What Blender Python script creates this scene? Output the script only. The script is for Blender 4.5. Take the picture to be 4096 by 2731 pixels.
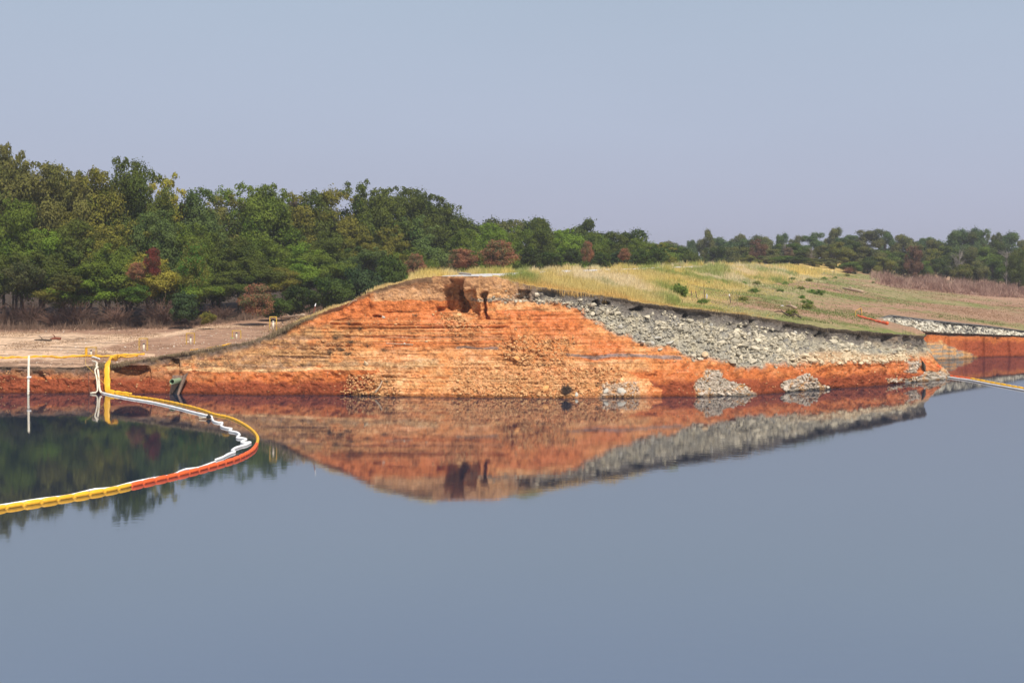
import bpy, bmesh, math, random
import numpy as np
from mathutils import Vector
for o in list(bpy.data.objects): bpy.data.objects.remove(o)
S = bpy.context.scene
COL = S.collection
# ------------------------------------------------------------------ camera, sky, sun, exposure
F, CX, HOR, H = 4950.0, 2048.0, 1030.0, 12.4       # focal length in photo pixels, horizon row, eye height
cam = bpy.data.cameras.new("camera"); camo = bpy.data.objects.new("camera", cam); COL.objects.link(camo)
camo.location = (0, 0, H); camo.rotation_euler = (math.radians(90), 0, 0)
cam.sensor_width = 36; cam.lens = F/4096*36; cam.shift_y = (HOR-1365.5)/4096
cam.clip_start = 0.5; cam.clip_end = 12000
S.camera = camo
SUN_EL, SUN_AZ = math.radians(57), math.radians(24)   # az: degrees right of straight behind the camera
w = bpy.data.worlds.new("World"); S.world = w; w.use_nodes = True
nt = w.node_tree; nt.nodes.clear()
out = nt.nodes.new('ShaderNodeOutputWorld'); bg = nt.nodes.new('ShaderNodeBackground')
sky = nt.nodes.new('ShaderNodeTexSky'); sky.sky_type = 'NISHITA'; sky.sun_disc = False
sky.sun_elevation = SUN_EL; sky.sun_rotation = math.pi - SUN_AZ
sky.air_density = 1.0; sky.dust_density = 1.5; sky.ozone_density = 3.0; sky.altitude = 0
hsv = nt.nodes.new('ShaderNodeHueSaturation'); hsv.inputs['Saturation'].default_value = 0.55
mixw = nt.nodes.new('ShaderNodeMixRGB'); mixw.blend_type = 'MULTIPLY'; mixw.inputs[0].default_value = 1
mixw.inputs[2].default_value = (0.92, 0.90, 1.06, 1)
# smoke haze low in the sky: pulls the bright horizon band down to an even lavender grey
geo = nt.nodes.new('ShaderNodeTexCoord'); sep = nt.nodes.new('ShaderNodeSeparateXYZ')
ramp = nt.nodes.new('ShaderNodeValToRGB')
ramp.color_ramp.elements[0].position = 0.0; ramp.color_ramp.elements[0].color = (.97, .97, .97, 1)
ramp.color_ramp.elements[1].position = 0.8; ramp.color_ramp.elements[1].color = (0.0, 0.0, 0.0, 1)
e = ramp.color_ramp.elements.new(0.2); e.color = (.90, .90, .90, 1)
mixh = nt.nodes.new('ShaderNodeMixRGB')
hz = nt.nodes.new('ShaderNodeValToRGB'); hz.color_ramp.elements[0].color = (.465, .475, .610, 1); hz.color_ramp.elements[1].position = .24; hz.color_ramp.elements[1].color = (.425, .525, .645, 1)
e = hz.color_ramp.elements.new(.36); e.color = (.39, .51, .70, 1)
e = hz.color_ramp.elements.new(.62); e.color = (.15, .22, .36, 1)
e = hz.color_ramp.elements.new(.10); e.color = (.452, .510, .645, 1)
sc10 = nt.nodes.new('ShaderNodeVectorMath'); sc10.operation = 'SCALE'; sc10.inputs[3].default_value = 10
nt.links.new(sep.outputs[2], hz.inputs[0]); nt.links.new(hz.outputs[0], sc10.inputs[0]); nt.links.new(sc10.outputs[0], mixh.inputs[2])
nt.links.new(geo.outputs['Generated'], sep.inputs[0]); nt.links.new(sep.outputs[2], ramp.inputs[0])
nt.links.new(sky.outputs[0], hsv.inputs['Color']); nt.links.new(hsv.outputs[0], mixw.inputs[1])
nt.links.new(mixw.outputs[0], mixh.inputs[1]); nt.links.new(ramp.outputs[0], mixh.inputs[0])
wnz = nt.nodes.new('ShaderNodeTexNoise'); wnz.inputs['Scale'].default_value = 1.6; wnz.inputs['Detail'].default_value = 3
wmp = nt.nodes.new('ShaderNodeMapping'); wmp.inputs['Scale'].default_value = (1, 1, 4); nt.links.new(geo.outputs['Generated'], wmp.inputs[0]); nt.links.new(wmp.outputs[0], wnz.inputs['Vector'])
wmr = nt.nodes.new('ShaderNodeMapRange'); wmr.inputs[1].default_value = .3; wmr.inputs[2].default_value = .7; wmr.inputs[3].default_value = .975; wmr.inputs[4].default_value = 1.025; nt.links.new(wnz.outputs['Fac'], wmr.inputs[0])
wmm = nt.nodes.new('ShaderNodeMixRGB'); wmm.blend_type = 'MULTIPLY'; wmm.inputs[0].default_value = 1; nt.links.new(mixh.outputs[0], wmm.inputs[1]); nt.links.new(wmr.outputs[0], wmm.inputs[2])
nt.links.new(wmm.outputs[0], bg.inputs[0]); bg.inputs[1].default_value = 0.1
nt.links.new(bg.outputs[0], out.inputs[0])
sl = bpy.data.lights.new("sun", 'SUN'); sl.energy = 5.0; sl.angle = math.radians(0.6); sl.color = (1.0, .95, .86)
so = bpy.data.objects.new("sun", sl); COL.objects.link(so)
sd = Vector((math.sin(SUN_AZ)*math.cos(SUN_EL), -math.cos(SUN_AZ)*math.cos(SUN_EL), math.sin(SUN_EL)))
so.rotation_euler = sd.to_track_quat('Z', 'Y').to_euler(); so.location = sd*300
S.view_settings.view_transform = 'Standard'; S.view_settings.look = 'None'
S.view_settings.exposure = 0.0; S.view_settings.gamma = 1
S.render.engine = 'CYCLES'
R = np.random.RandomState(7); random.seed(7)

# ------------------------------------------------------------------ noise
def _h(ix, iy, iz, seed):
    h = (ix.astype(np.int64)*374761393 + iy.astype(np.int64)*668265263 + iz.astype(np.int64)*2147483647 + seed*974711) & 0xffffffff
    h = ((h ^ (h >> 13))*1274126177) & 0xffffffff
    h = ((h ^ (h >> 16))*2246822519) & 0xffffffff
    return ((h ^ (h >> 15)) & 0xffffff)/float(0xffffff)
def vn(x, y, z=0, seed=0):
    x, y, z = np.broadcast_arrays(np.asarray(x, float), np.asarray(y, float), np.asarray(z, float))
    ix, iy, iz = np.floor(x).astype(np.int64), np.floor(y).astype(np.int64), np.floor(z).astype(np.int64)
    fx, fy, fz = x-ix, y-iy, z-iz
    fx, fy, fz = fx*fx*(3-2*fx), fy*fy*(3-2*fy), fz*fz*(3-2*fz)
    r = 0
    for a in (0, 1):
        for b in (0, 1):
            for c in (0, 1):
                r = r + _h(ix+a, iy+b, iz+c, seed)*(fx if a else 1-fx)*(fy if b else 1-fy)*(fz if c else 1-fz)
    return r*2-1
def fbm(x, y, z=0, o=4, seed=0, g=.5):
    r = 0; a = 1; n = 0; k = 1.0
    for i in range(o):
        r = r + a*vn(np.asarray(x)*k, np.asarray(y)*k, np.asarray(z)*k, seed+i*17); n += a; a *= g; k *= 2.03
    return r/n
def cell(x, y, seed=0):
    ix, iy = np.floor(x).astype(np.int64), np.floor(y).astype(np.int64)
    f1 = np.full(x.shape, 9.); f2 = np.full(x.shape, 9.); cid = np.zeros(x.shape)
    z0 = np.zeros_like(ix)
    for a in (-1, 0, 1):
        for b in (-1, 0, 1):
            cx_ = ix+a+_h(ix+a, iy+b, z0, seed); cy_ = iy+b+_h(ix+a, iy+b, z0, seed+5)
            d = np.hypot(x-cx_, y-cy_); idv = _h(ix+a, iy+b, z0, seed+9)
            m = d < f1
            f2 = np.where(m, f1, np.minimum(f2, d)); cid = np.where(m, idv, cid); f1 = np.where(m, d, f1)
    return f1, f2, cid
def sst(a, b, x):
    t = np.clip((x-a)/(b-a), 0, 1); return t*t*(3-2*t)
def mix(a, b, m):
    m = np.asarray(m)[..., None] if np.ndim(m) else m
    return np.asarray(a)*(1-m)+np.asarray(b)*m

# ------------------------------------------------------------------ helpers
def tag(o, label=None, cat=None, group=None, kind=None):
    if label: o['label'] = label
    if cat: o['category'] = cat
    if group: o['group'] = group
    if kind: o['kind'] = kind
    return o
def empty(name, loc, rz=0, label=None, cat=None, group=None):
    o = bpy.data.objects.new(name, None); COL.objects.link(o); o.location = loc; o.rotation_euler = (0, 0, rz)
    o.empty_display_size = .1
    return tag(o, label, cat, group)
def npmesh(name, V, Fq, mat, col=None, smooth=False, mesh_only=False, parent=None):
    V = np.asarray(V, dtype=np.float32).reshape(-1, 3); Fq = np.asarray(Fq, dtype=np.int32); k = Fq.shape[1]
    me = bpy.data.meshes.new(name); me.vertices.add(len(V)); me.vertices.foreach_set('co', V.ravel())
    me.loops.add(Fq.size); me.loops.foreach_set('vertex_index', Fq.ravel())
    me.polygons.add(len(Fq)); me.polygons.foreach_set('loop_start', np.arange(0, Fq.size, k, dtype=np.int32))
    me.polygons.foreach_set('loop_total', np.full(len(Fq), k, dtype=np.int32))
    me.polygons.foreach_set('use_smooth', np.full(len(Fq), smooth))
    me.update(calc_edges=True)
    if col is not None:
        at = me.color_attributes.new('tint', 'FLOAT_COLOR', 'POINT')
        c = np.ones((len(V), 4), dtype=np.float32); c[:, :3] = np.clip(np.asarray(col).reshape(-1, 3), 0.004, 1)
        at.data.foreach_set('color', c.ravel())
    me.materials.append(mat)
    if mesh_only: return me
    o = bpy.data.objects.new(name, me); COL.objects.link(o)
    if parent: o.parent = parent
    return o
def gridfaces(nc, nr):           # vertices laid out [col, row]
    c, r = np.meshgrid(np.arange(nc-1), np.arange(nr-1), indexing='ij')
    a = (c*nr+r).ravel(); return np.stack([a, a+nr, a+nr+1, a+1], 1)
def world(px, py, D):
    px, py, D = np.asarray(px, float), np.asarray(py, float), np.asarray(D, float)
    return np.stack(np.broadcast_arrays((px-CX)/F*D, D, H-(py-HOR)*D/F), -1)
def proj(P):
    P = np.asarray(P); return CX+F*P[..., 0]/P[..., 1], HOR+F*(H-P[..., 2])/P[..., 1]
class MB:                         # collects tubes, boxes and sheets into one mesh
    def __init__(s): s.v = []; s.f = []
    def quad(s, a, b, c, d):
        n = len(s.v); s.v += [tuple(a), tuple(b), tuple(c), tuple(d)]; s.f.append((n, n+1, n+2, n+3))
    def tube(s, pts, rad, seg=8, cap=True, flat=1.0):
        pts = [Vector(p) for p in pts]; n0 = len(s.v); m = len(pts)
        if not hasattr(rad, '__len__'): rad = [rad]*m
        up = Vector((0, 0, 1))
        for i, p in enumerate(pts):
            t = (pts[min(i+1, m-1)]-pts[max(i-1, 0)])
            if t.length < 1e-9: t = Vector((0, 1, 0))
            t.normalize()
            ref = up if abs(t.z) < .9 else Vector((0, 1, 0))
            a = t.cross(ref).normalized(); b = a.cross(t).normalized()
            for k in range(seg):
                an = 2*math.pi*k/seg; s.v.append(tuple(p+a*math.cos(an)*rad[i]+b*math.sin(an)*rad[i]*flat))
        for i in range(m-1):
            for k in range(seg):
                k2 = (k+1) % seg; s.f.append((n0+i*seg+k, n0+i*seg+k2, n0+(i+1)*seg+k2, n0+(i+1)*seg+k))
        if cap:
            s.f.append(tuple(n0+k for k in range(seg))[::-1]); s.f.append(tuple(n0+(m-1)*seg+k for k in range(seg)))
    def box(s, a, b, w, d=None):  # beam from a to b with square section
        a, b = Vector(a), Vector(b); d = d or w; t = (b-a).normalized()
        ref = Vector((0, 0, 1)) if abs(t.z) < .9 else Vector((0, 1, 0))
        u = t.cross(ref).normalized()*w/2; v = u.cross(t).normalized()*d/2; n = len(s.v)
        for p in (a, b): s.v += [tuple(p+u+v), tuple(p-u+v), tuple(p-u-v), tuple(p+u-v)]
        s.f += [(n, n+1, n+2, n+3), (n+7, n+6, n+5, n+4)]+[(n+k, n+4+k, n+4+(k+1) % 4, n+(k+1) % 4) for k in range(4)]
    def build(s, name, mat, parent=None, smooth=False, loc=None):
        v = s.v
        if parent is not None: L = Vector(parent.location); v = [tuple(Vector(p)-L) for p in v] if loc is None else v
        me = bpy.data.meshes.new(name); me.from_pydata(v, [], s.f); me.materials.append(mat)
        if smooth: me.polygons.foreach_set('use_smooth', [True]*len(me.polygons))
        me.update(); o = bpy.data.objects.new(name, me); COL.objects.link(o)
        if parent is not None: o.parent = parent
        if loc is not None: o.location = loc
        return o
# ------------------------------------------------------------------ materials
def mat(name, color=(.5, .5, .5), rough=.8, tint=False, objcol=False, noise=None, bump=None, transl=0, var=.25, spec=.3, metal=0):
    m = bpy.data.materials.new(name); m.use_nodes = True; N = m.node_tree.nodes; L = m.node_tree.links
    b = N['Principled BSDF']; b.inputs['Roughness'].default_value = rough
    b.inputs['Specular IOR Level'].default_value = spec; b.inputs['Metallic'].default_value = metal
    cur = None
    if tint:
        a = N.new('ShaderNodeAttribute'); a.attribute_name = 'tint'; cur = a.outputs['Color']
    else:
        rgb = N.new('ShaderNodeRGB'); rgb.outputs[0].default_value = (*color, 1); cur = rgb.outputs[0]
    if objcol:
        oi = N.new('ShaderNodeObjectInfo'); mx = N.new('ShaderNodeMixRGB'); mx.blend_type = 'MULTIPLY'; mx.inputs[0].default_value = 1
        L.new(cur, mx.inputs[1]); L.new(oi.outputs['Color'], mx.inputs[2]); cur = mx.outputs[0]
    tc = N.new('ShaderNodeTexCoord')
    if noise:
        nz = N.new('ShaderNodeTexNoise'); nz.inputs['Scale'].default_value = noise; nz.inputs['Detail'].default_value = 6; nz.inputs['Roughness'].default_value = .65
        L.new(tc.outputs['Object'], nz.inputs['Vector'])
        mr = N.new('ShaderNodeMapRange'); mr.inputs[1].default_value = .3; mr.inputs[2].default_value = .7
        mr.inputs[3].default_value = 1-var; mr.inputs[4].default_value = 1+var; L.new(nz.outputs['Fac'], mr.inputs[0])
        mx = N.new('ShaderNodeMixRGB'); mx.blend_type = 'MULTIPLY'; mx.inputs[0].default_value = 1
        L.new(cur, mx.inputs[1]); L.new(mr.outputs[0], mx.inputs[2]); cur = mx.outputs[0]
    L.new(cur, b.inputs['Base Color'])
    if bump:
        sc, st, di = bump
        nz = N.new('ShaderNodeTexNoise'); nz.inputs['Scale'].default_value = sc; nz.inputs['Detail'].default_value = 5
        L.new(tc.outputs['Object'], nz.inputs['Vector'])
        bp = N.new('ShaderNodeBump'); bp.inputs['Strength'].default_value = st; bp.inputs['Distance'].default_value = di
        L.new(nz.outputs['Fac'], bp.inputs['Height']); L.new(bp.outputs[0], b.inputs['Normal'])
    if transl:
        tr = N.new('ShaderNodeBsdfTranslucent'); ms = N.new('ShaderNodeMixShader'); ms.inputs[0].default_value = transl
        L.new(cur, tr.inputs[0]); L.new(b.outputs[0], ms.inputs[1]); L.new(tr.outputs[0], ms.inputs[2])
        L.new(ms.outputs[0], N['Material Output'].inputs[0])
    return m
M = dict(
 soil=mat('cliff_soil', tint=True, rough=.95, noise=5.0, var=.30, bump=(9, .7, .12), spec=.12),
 ground=mat('ground_soil', tint=True, rough=.95, noise=1.6, var=.30, bump=(3, .6, .12), spec=.1),
 rock=mat('rock', tint=True, rough=.9, noise=6, var=.2, spec=.15),
 grass=mat('grass_blades', tint=True, rough=.75, transl=.25, spec=.15),
 leaf=mat('leaves', tint=True, objcol=True, rough=.7, transl=.28, spec=.06),
 bark=mat('bark', (.10, .075, .055), rough=.95, noise=8, var=.35, spec=.1),
 greybark=mat('grey_bark', (.25, .22, .19), rough=.95, noise=8, var=.3, spec=.1),
 twig=mat('dry_twigs', (.135, .085, .062), objcol=True, rough=.95, spec=.1),
 driftwood=mat('driftwood', (.42, .31, .21), rough=.9, noise=9, var=.35, spec=.1),
 yellow=mat('yellow_vinyl', (.80, .42, .02), rough=.45, noise=6, var=.12, spec=.4, bump=(7, .3, .05)),
 orange=mat('orange_vinyl', (.78, .12, .025), rough=.45, noise=6, var=.12, spec=.4, bump=(7, .3, .05)),
 white=mat('white_sorbent', (.82, .81, .78), rough=.75, noise=9, var=.08, spec=.3, bump=(14, .4, .04)),
 cream=mat('stained_white_plastic', (.70, .62, .48), rough=.6, noise=5, var=.2),
 yframe=mat('yellow_painted_steel', (.55, .34, .06), rough=.6, noise=9, var=.3),
 rust=mat('rusty_steel', (.22, .07, .04), rough=.9, noise=9, var=.35),
 darkpost=mat('weathered_steel', (.13, .09, .07), rough=.8, noise=9, var=.3),
 pvc=mat('green_pvc', (.25, .34, .20), rough=.45, noise=5, var=.12, spec=.4),
 black=mat('black_float_and_bore', (.015, .015, .016), rough=.5),
 sheet=mat('muddy_liner', (.20, .13, .095), rough=.8, noise=4, var=.35),
 darksheet=mat('dark_liner', (.030, .032, .034), rough=.35, noise=4, var=.35),  # near-black, smoother liner for the middle channel of the chute
 gravel=mat('gravel', (.55, .52, .49), rough=.95, noise=10, var=.3, bump=(12, .7, .05)),
 cap=mat('dark_cap', (.10, .10, .11), rough=.6),
)
m = bpy.data.materials.new('lake_water'); m.use_nodes = True; M['water'] = m
N = m.node_tree.nodes; L = m.node_tree.links; b = N['Principled BSDF']
b.inputs['Base Color'].default_value = (.009, .019, .040, 1); b.inputs['Roughness'].default_value = .036; b.inputs['IOR'].default_value = 7.0
tc = N.new('ShaderNodeTexCoord')
def wn(scl, det, sx, sy):
    mp = N.new('ShaderNodeMapping'); mp.inputs['Scale'].default_value = (sx, sy, 1); L.new(tc.outputs['Object'], mp.inputs[0])
    z = N.new('ShaderNodeTexNoise'); z.inputs['Scale'].default_value = scl; z.inputs['Detail'].default_value = det; L.new(mp.outputs[0], z.inputs[0]); return z
z1 = wn(2.2, 3, .45, 1.0); z2 = wn(.035, 3, .6, 1.0)
mr = N.new('ShaderNodeMapRange'); mr.inputs[1].default_value = .42; mr.inputs[2].default_value = .62; mr.inputs[3].default_value = .25; mr.inputs[4].default_value = 1.0
L.new(z2.outputs['Fac'], mr.inputs[0])
mu = N.new('ShaderNodeMath'); mu.operation = 'MULTIPLY'; L.new(z1.outputs['Fac'], mu.inputs[0]); L.new(mr.outputs[0], mu.inputs[1])
bp = N.new('ShaderNodeBump'); bp.inputs['Strength'].default_value = 1; bp.inputs['Distance'].default_value = .0032
L.new(mu.outputs[0], bp.inputs['Height']); L.new(bp.outputs[0], b.inputs['Normal'])

# ------------------------------------------------------------------ terrain height: a breached earth dam running away to the right
CR = np.array([(-14, 80), (-4.7, 118.8), (3.9, 151), (10, 171), (23, 207), (54, 297), (100, 400), (160, 520), (300, 760), (1500, 2600), (2500, 4000)], float)
TP = np.array([-400, -36, -27, -22.5, -20, -17.7, -14.6, -10.6, -8.7, -3.5, 3, 5.5, 11, 18.6, 27.6, 37, 47.5, 57, 75, 120, 800])
ZP = np.array([1.5, 2.1, 2.9, 3.8, 4.5, 5.3, 6.7, 8.2, 9.2, 10.55, 10.55, 9.9, 9.1, 7.8, 6.7, 5.3, 4.3, 3.3, 2.7, 2.5, 2.5])
def tperp(X, Y):
    cx_ = np.interp(Y, CR[:, 1], CR[:, 0]); c2 = np.interp(Y+6, CR[:, 1], CR[:, 0]); c1 = np.interp(Y-6, CR[:, 1], CR[:, 0])
    s = (c2-c1)/12; return (X-cx_)/np.sqrt(1+s*s)
def G(X, Y):
    X, Y = np.asarray(X, float), np.asarray(Y, float)
    t = tperp(X, Y); z = sum(np.interp(t+d, TP, ZP) for d in (-1.2, 0, 1.2))/3
    bench = 2.25+np.clip(Y-115, 0, 90)*.023+np.clip(Y-300, 0, 500)*.004
    z = np.where(t < 0, np.maximum(z, bench), z)
    far = np.clip((Y-380)/500, 0, 1); z = np.where(t > 0, z+far*2.0*(t > 60), z)
    return z+.10*fbm(X*.12, Y*.12, 0, 3, 3)*np.clip((Y-116)/20, 0, 1)
def ground_at(px, py):            # where the view line through a photo point meets the ground
    D = np.concatenate([np.arange(117, 700, .5)]); X = (px-CX)/F*D; Z = H-(py-HOR)*D/F
    g = G(X, D); k = np.where(Z <= g)[0]
    d = D[k[0]] if len(k) else 300.
    return Vector((float((px-CX)/F*d), float(d), float(G((px-CX)/F*d, d))))
HF = H*F
ST = [ # px, rim y, rim D, foot-of-scarp y, D, bench y, D, toe y
(-1700,1466,114.8,1484,114.5,1530,113.9,1572),(-700,1466,114.8,1484,114.5,1530,113.9,1572),(0,1466,114.8,1484,114.5,1530,113.9,1572),(300,1469,114.7,1487,114.4,1530,113.9,1572),
(470,1455,115.0,1478,114.6,1530,113.9,1573),(600,1432,115.3,1470,114.8,1515,113.9,1574),(700,1416,115.8,1455,115.1,1482,114.1,1575),
(850,1394,116.2,1425,115.4,1477,113.9,1577),(1000,1366,116.6,1396,115.7,1474,113.6,1578),(1100,1331,116.8,1365,116.0,1473,113.4,1579),
(1230,1272,117,1310,116.2,1473,113.0,1580),(1400,1208,117.2,1265,116.5,1475,112.7,1581),(1480,1166,117.3,1250,116.6,1477,112.5,1583),
(1600,1128,117.4,1240,116.7,1483,112.2,1585),(1720,1107,117.4,1240,116.8,1490,112,1587),(1850,1105,117.4,1252,116.8,1500,111.6,1589),
(2000,1109,117.4,1240,116.8,1500,111.5,1590),(2080,1134,117.5,1235,116.9,1500,111.4,1591),(2200,1155,117.7,1228,117.1,1495,111.4,1592),
(2307,1167,117.9,1218,117.4,1490,111.5,1592),(2450,1190,118.3,1230,117.8,1480,112,1590),(2612,1219,118.9,1255,118.4,1475,112.7,1588),
(2960,1258,120.6,1300,120,1465,114.3,1582),(3309,1315,123.6,1352,123.1,1450,117.6,1556),(3500,1330,126,1366,125.6,1440,120.6,1542),(3620,1338,128,1378,127.6,1440,123.4,1532)]
def P3(px, py, D): return world(px, py, D)
rails = []
for s in ST:
    d0 = HF/(s[7]-HOR)
    rails.append([P3(s[0],s[1],s[2]), P3(s[0],s[3],s[4]), P3(s[0],s[5],s[6]), P3(s[0],s[7],d0)])
def W(px, D, z): return np.array([(px-CX)/F*D, D, z])
# the tip of the spit and the hidden side of the cove behind it
rails += [[W(3693,129.3,4.25), W(3694,129.0,3.1), W(3722,127.8,1.9), W(3790,126.6,0)],
          [W(3696,131.0,4.20), W(3700,131.2,3.0), W(3732,130.5,1.7), W(3800,129.5,0)],
          [W(3690,136.0,4.15), W(3698,136.5,3.0), W(3720,137.0,1.6), W(3750,138.0,0)],
          [W(3670,141.0,4.20), W(3680,141.6,3.0), W(3690,142.3,1.6), W(3705,143.5,0)],
          [W(3630,144.5,4.35), W(3636,145.2,3.2), W(3642,146.0,1.8), W(3650,147.0,.2)],
          [W(3580,146.5,4.60), W(3584,147.2,3.6), W(3588,148.0,2.6), W(3592,149.0,1.0)],
          [W(3535,147.8,4.95), W(3537,148.3,4.2), W(3540,149.0,3.4), W(3542,150.0,2.6)]]
rails = np.array(rails)
# columns: dense where the camera sees them
def columns(rails, npx, k_far=1):
    n = len(rails); us = [0.]
    for i in range(1, n): us.append(us[-1]+max(np.linalg.norm(rails[i, j, :2]-rails[i-1, j, :2]) for j in (0, 3)))
    us = np.array(us); return us
us = columns(rails, 0)
pxr, _ = proj(rails[:, 0]); 
i0 = [i for i, s in enumerate(ST) if s[0] == 0][0]
uA = np.concatenate([np.linspace(us[0], us[i0]-1, 120), np.linspace(us[i0]-1, us[len(ST)-1], 1750)[1:], np.linspace(us[len(ST)-1], us[-1], 260)[1:]])
def smoothrails(rails, us, u, rad=.8):
    out = np.zeros((len(u), rails.shape[1], 3))
    for off in (-1, -.5, 0, .5, 1):
        uu = np.clip(u+off*rad, us[0], us[-1])
        for j in range(rails.shape[1]):
            for c in range(3): out[:, j, c] += np.interp(uu, us, rails[:, j, c])/5
    return out
RA = smoothrails(rails, us, uA, .7)
def strip(RA, rows):               # rows: number of rows between rails, then 8 rows down under water
    toe = RA[:, -1]; deep = toe.copy(); deep[:, 2] = -2.5
    tang = np.gradient(RA[:, -1, :2], axis=0)+np.gradient(RA[:, 0, :2], axis=0); nrm = np.stack([tang[:, 1], -tang[:, 0]], 1)
    nrm /= np.linalg.norm(nrm, axis=1)[:, None]+1e-9
    for k in range(3):
        nn = nrm.copy(); r = 8
        ker = np.ones(2*r+1)/(2*r+1); pad = np.pad(nrm, ((r, r), (0, 0)), 'edge')
        nrm = np.stack([np.convolve(pad[:, 0], ker, 'valid'), np.convolve(pad[:, 1], ker, 'valid')], 1)
    deep[:, :2] += nrm*2.5
    rl = [RA[:, j] for j in range(RA.shape[1])]+[deep]; seg = []
    lev = []
    for j in range(len(rl)-1):
        n = rows[j] if j < len(rows) else 8
        for k in range(n):
            a = k/n; seg.append(rl[j]*(1-a)+rl[j+1]*a); lev.append(j+a)
    seg.append(rl[-1]); lev.append(len(rl)-1)
    return np.stack(seg, 1), np.array(lev), nrm
PA, levA, nA = strip(RA, [55, 125, 75])
pxA, pyA = proj(PA)
LV = np.broadcast_to(levA[None, :], pxA.shape)
U = np.broadcast_to(uA[:, None], pxA.shape); Z = PA[..., 2]

# ---- soil zones of the breach face
def greyline(px): return np.interp(px, [1850,1990,2050,2200,2310,2400,2450,2535,2560,2690,2715,2900,2930,3000,3100,3300,3600,3720,3800],
                                       [1200,1205,1207,1207,1245,1290,1330,1340,1376,1382,1430,1440,1468,1465,1452,1446,1438,1418,1400])
wx = 46*fbm(U*.16, Z*.35, 0, 3, 10)+30*fbm(U*.9, Z*1.2, 0, 4, 11); wy = 16*fbm(U*.10, Z*.2, 5, 3, 9)+15*fbm(U*.45, Z*1.3, 5, 5, 12)
qx, qy = pxA+wx, pyA+wy
rimy = np.broadcast_to(pyA[:, :1], pxA.shape)
def box(x0, x1, y0, y1, s=18): return sst(x0-s, x0+s, qx)*(1-sst(x1-s, x1+s, qx))*sst(y0-s*.5, y0+s*.5, qy)*(1-sst(y1-s*.5, y1+s*.5, qy))
front = (np.arange(len(uA)) < 1900)[:, None]*np.ones_like(pxA)
grey = sst(2000, 2200, qx)*(1-sst(-14, 14, qy-greyline(qx)+20*fbm(U*1.1, Z*1.6, 8, 4, 15)))
grey = np.maximum(grey, box(1880, 2230, 1192, 1206, 7)*.7)
patch = np.maximum.reduce([box(2785, 2880, 1482, 1585, 7), box(2860, 2990, 1505, 1585, 8)*(qy > 1500+(qx-2880)*.30),
      (qy > 1478+np.abs(qx-3185)*np.where(qx < 3185, .9, .55))*(qx > 3120)*(qx < 3345)*1.0,
      (qy > 1480+(3730-qx)*.25)*(qx > 3600)*(qx < 3830)*1.0, box(3530, 3590, 1508, 1528, 5), box(2420, 2560, 1528, 1600, 8)*.7, box(3615, 3660, 1440, 1485, 8)])
strata_n = vn(U*.035+.12*Z, Z*5.6, 0, 21)*.6+vn(U*.09, Z*12, 3, 22)*.4
strata = np.maximum.reduce([box(1330, 2010, 1280, 1400), box(1500, 2080, 1455, 1560)*.9, box(1050, 1500, 1330, 1470)*.6, box(2050, 2700, 1500, 1545)*.6, box(2000, 2560, 1300, 1470)*.35, patch*.5])*(1-grey)
rubble = np.maximum.reduce([box(1820, 2480, 1462, 1590, 40)*.8, box(2000, 2260, 1360, 1480, 30), box(1760, 1900, 1255, 1330, 20), box(1380, 1580, 1500, 1590, 20), box(1300, 1420, 1360, 1420)*.5])*(1-grey)*(1-strata*.5)
redwall = np.maximum.reduce([box(-3000, 1480, 1478, 1640, 8)*(qx < 1490-(qy-1480)*.9), box(2300, 2785, 1483, 1640, 9)*(qx > 2545+np.maximum(qy-1492, 0)*1.15-np.maximum(1492-qy, 0)*9), box(2785, 3720, 1462, 1640, 9)])
redwall = np.where(pxA > 2750, redwall*(1-patch), redwall)
slab = box(1480, 2260, 1090, 1245, 9)
n1 = fbm(U*.25, Z*.5, 2, 5, 31); n2 = fbm(U*1.2, Z*2.0, 4, 4, 32); n3 = fbm(U*5, Z*5, 4, 3, 33)
c_red = np.array([.49, .145, .042]); c_or = np.array([.53, .205, .066]); c_tan = np.array([.56, .31, .125]); c_pale = np.array([.67, .43, .21])
c_wet = np.array([.20, .047, .020]); c_gr = np.array([.32, .29, .225]); c_dk = np.array([.10, .095, .09]); c_brn = np.array([.30, .17, .085])
C = mix(c_or, c_red, sst(-.25, .35, n1+.25*n2))
C = mix(C, c_red, .8*box(1290, 1790, 1190, 1300)); C = mix(C, c_red, .55*box(1500, 2080, 1290, 1400))
C = mix(C, c_tan, .55*sst(0, .5, strata_n)*strata)
C = mix(C, c_brn, .6*sst(.2, .5, -strata_n)*strata)
C = mix(C, mix(c_brn*.8, c_tan*.75, sst(-.25, .35, strata_n+.5*n3)), .85*sst(-.45, .25, n2+n1)*box(560, 1420, 1300, 1472, 40)); C = mix(C, c_brn*.75, .8*sst(-.3, .3, n2)*box(640, 1900, 1440, 1466, 12))
lowpale = np.maximum(box(1490, 2600, 1445, 1580, 20), box(1300, 2000, 1395, 1460, 15)*.6)
C = mix(C, mix(c_tan, c_pale, sst(-.4, .4, n3+strata_n*.5)), .62*lowpale*sst(-.5, .35, n1+.6*n2+.1))
C = mix(C, mix(c_tan*.95, c_or, sst(-.35, .15, n2)), .75*rubble)
C = mix(C, c_dk*1.5, .75*np.maximum(box(1790, 1985, 1391, 1402, 6), box(2255, 2700, 1414, 1430, 6)*sst(-.5, .1, n2+.3)))
C = mix(C, mix(c_brn*1.35, c_tan, sst(-.45, .35, n1+.3*n3)), .85*slab*(qy < 1205))
C = mix(C, mix(c_tan, c_or, sst(-.2, .4, n2)), .7*slab*(qy >= 1205)*(qx > 1850))
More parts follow.
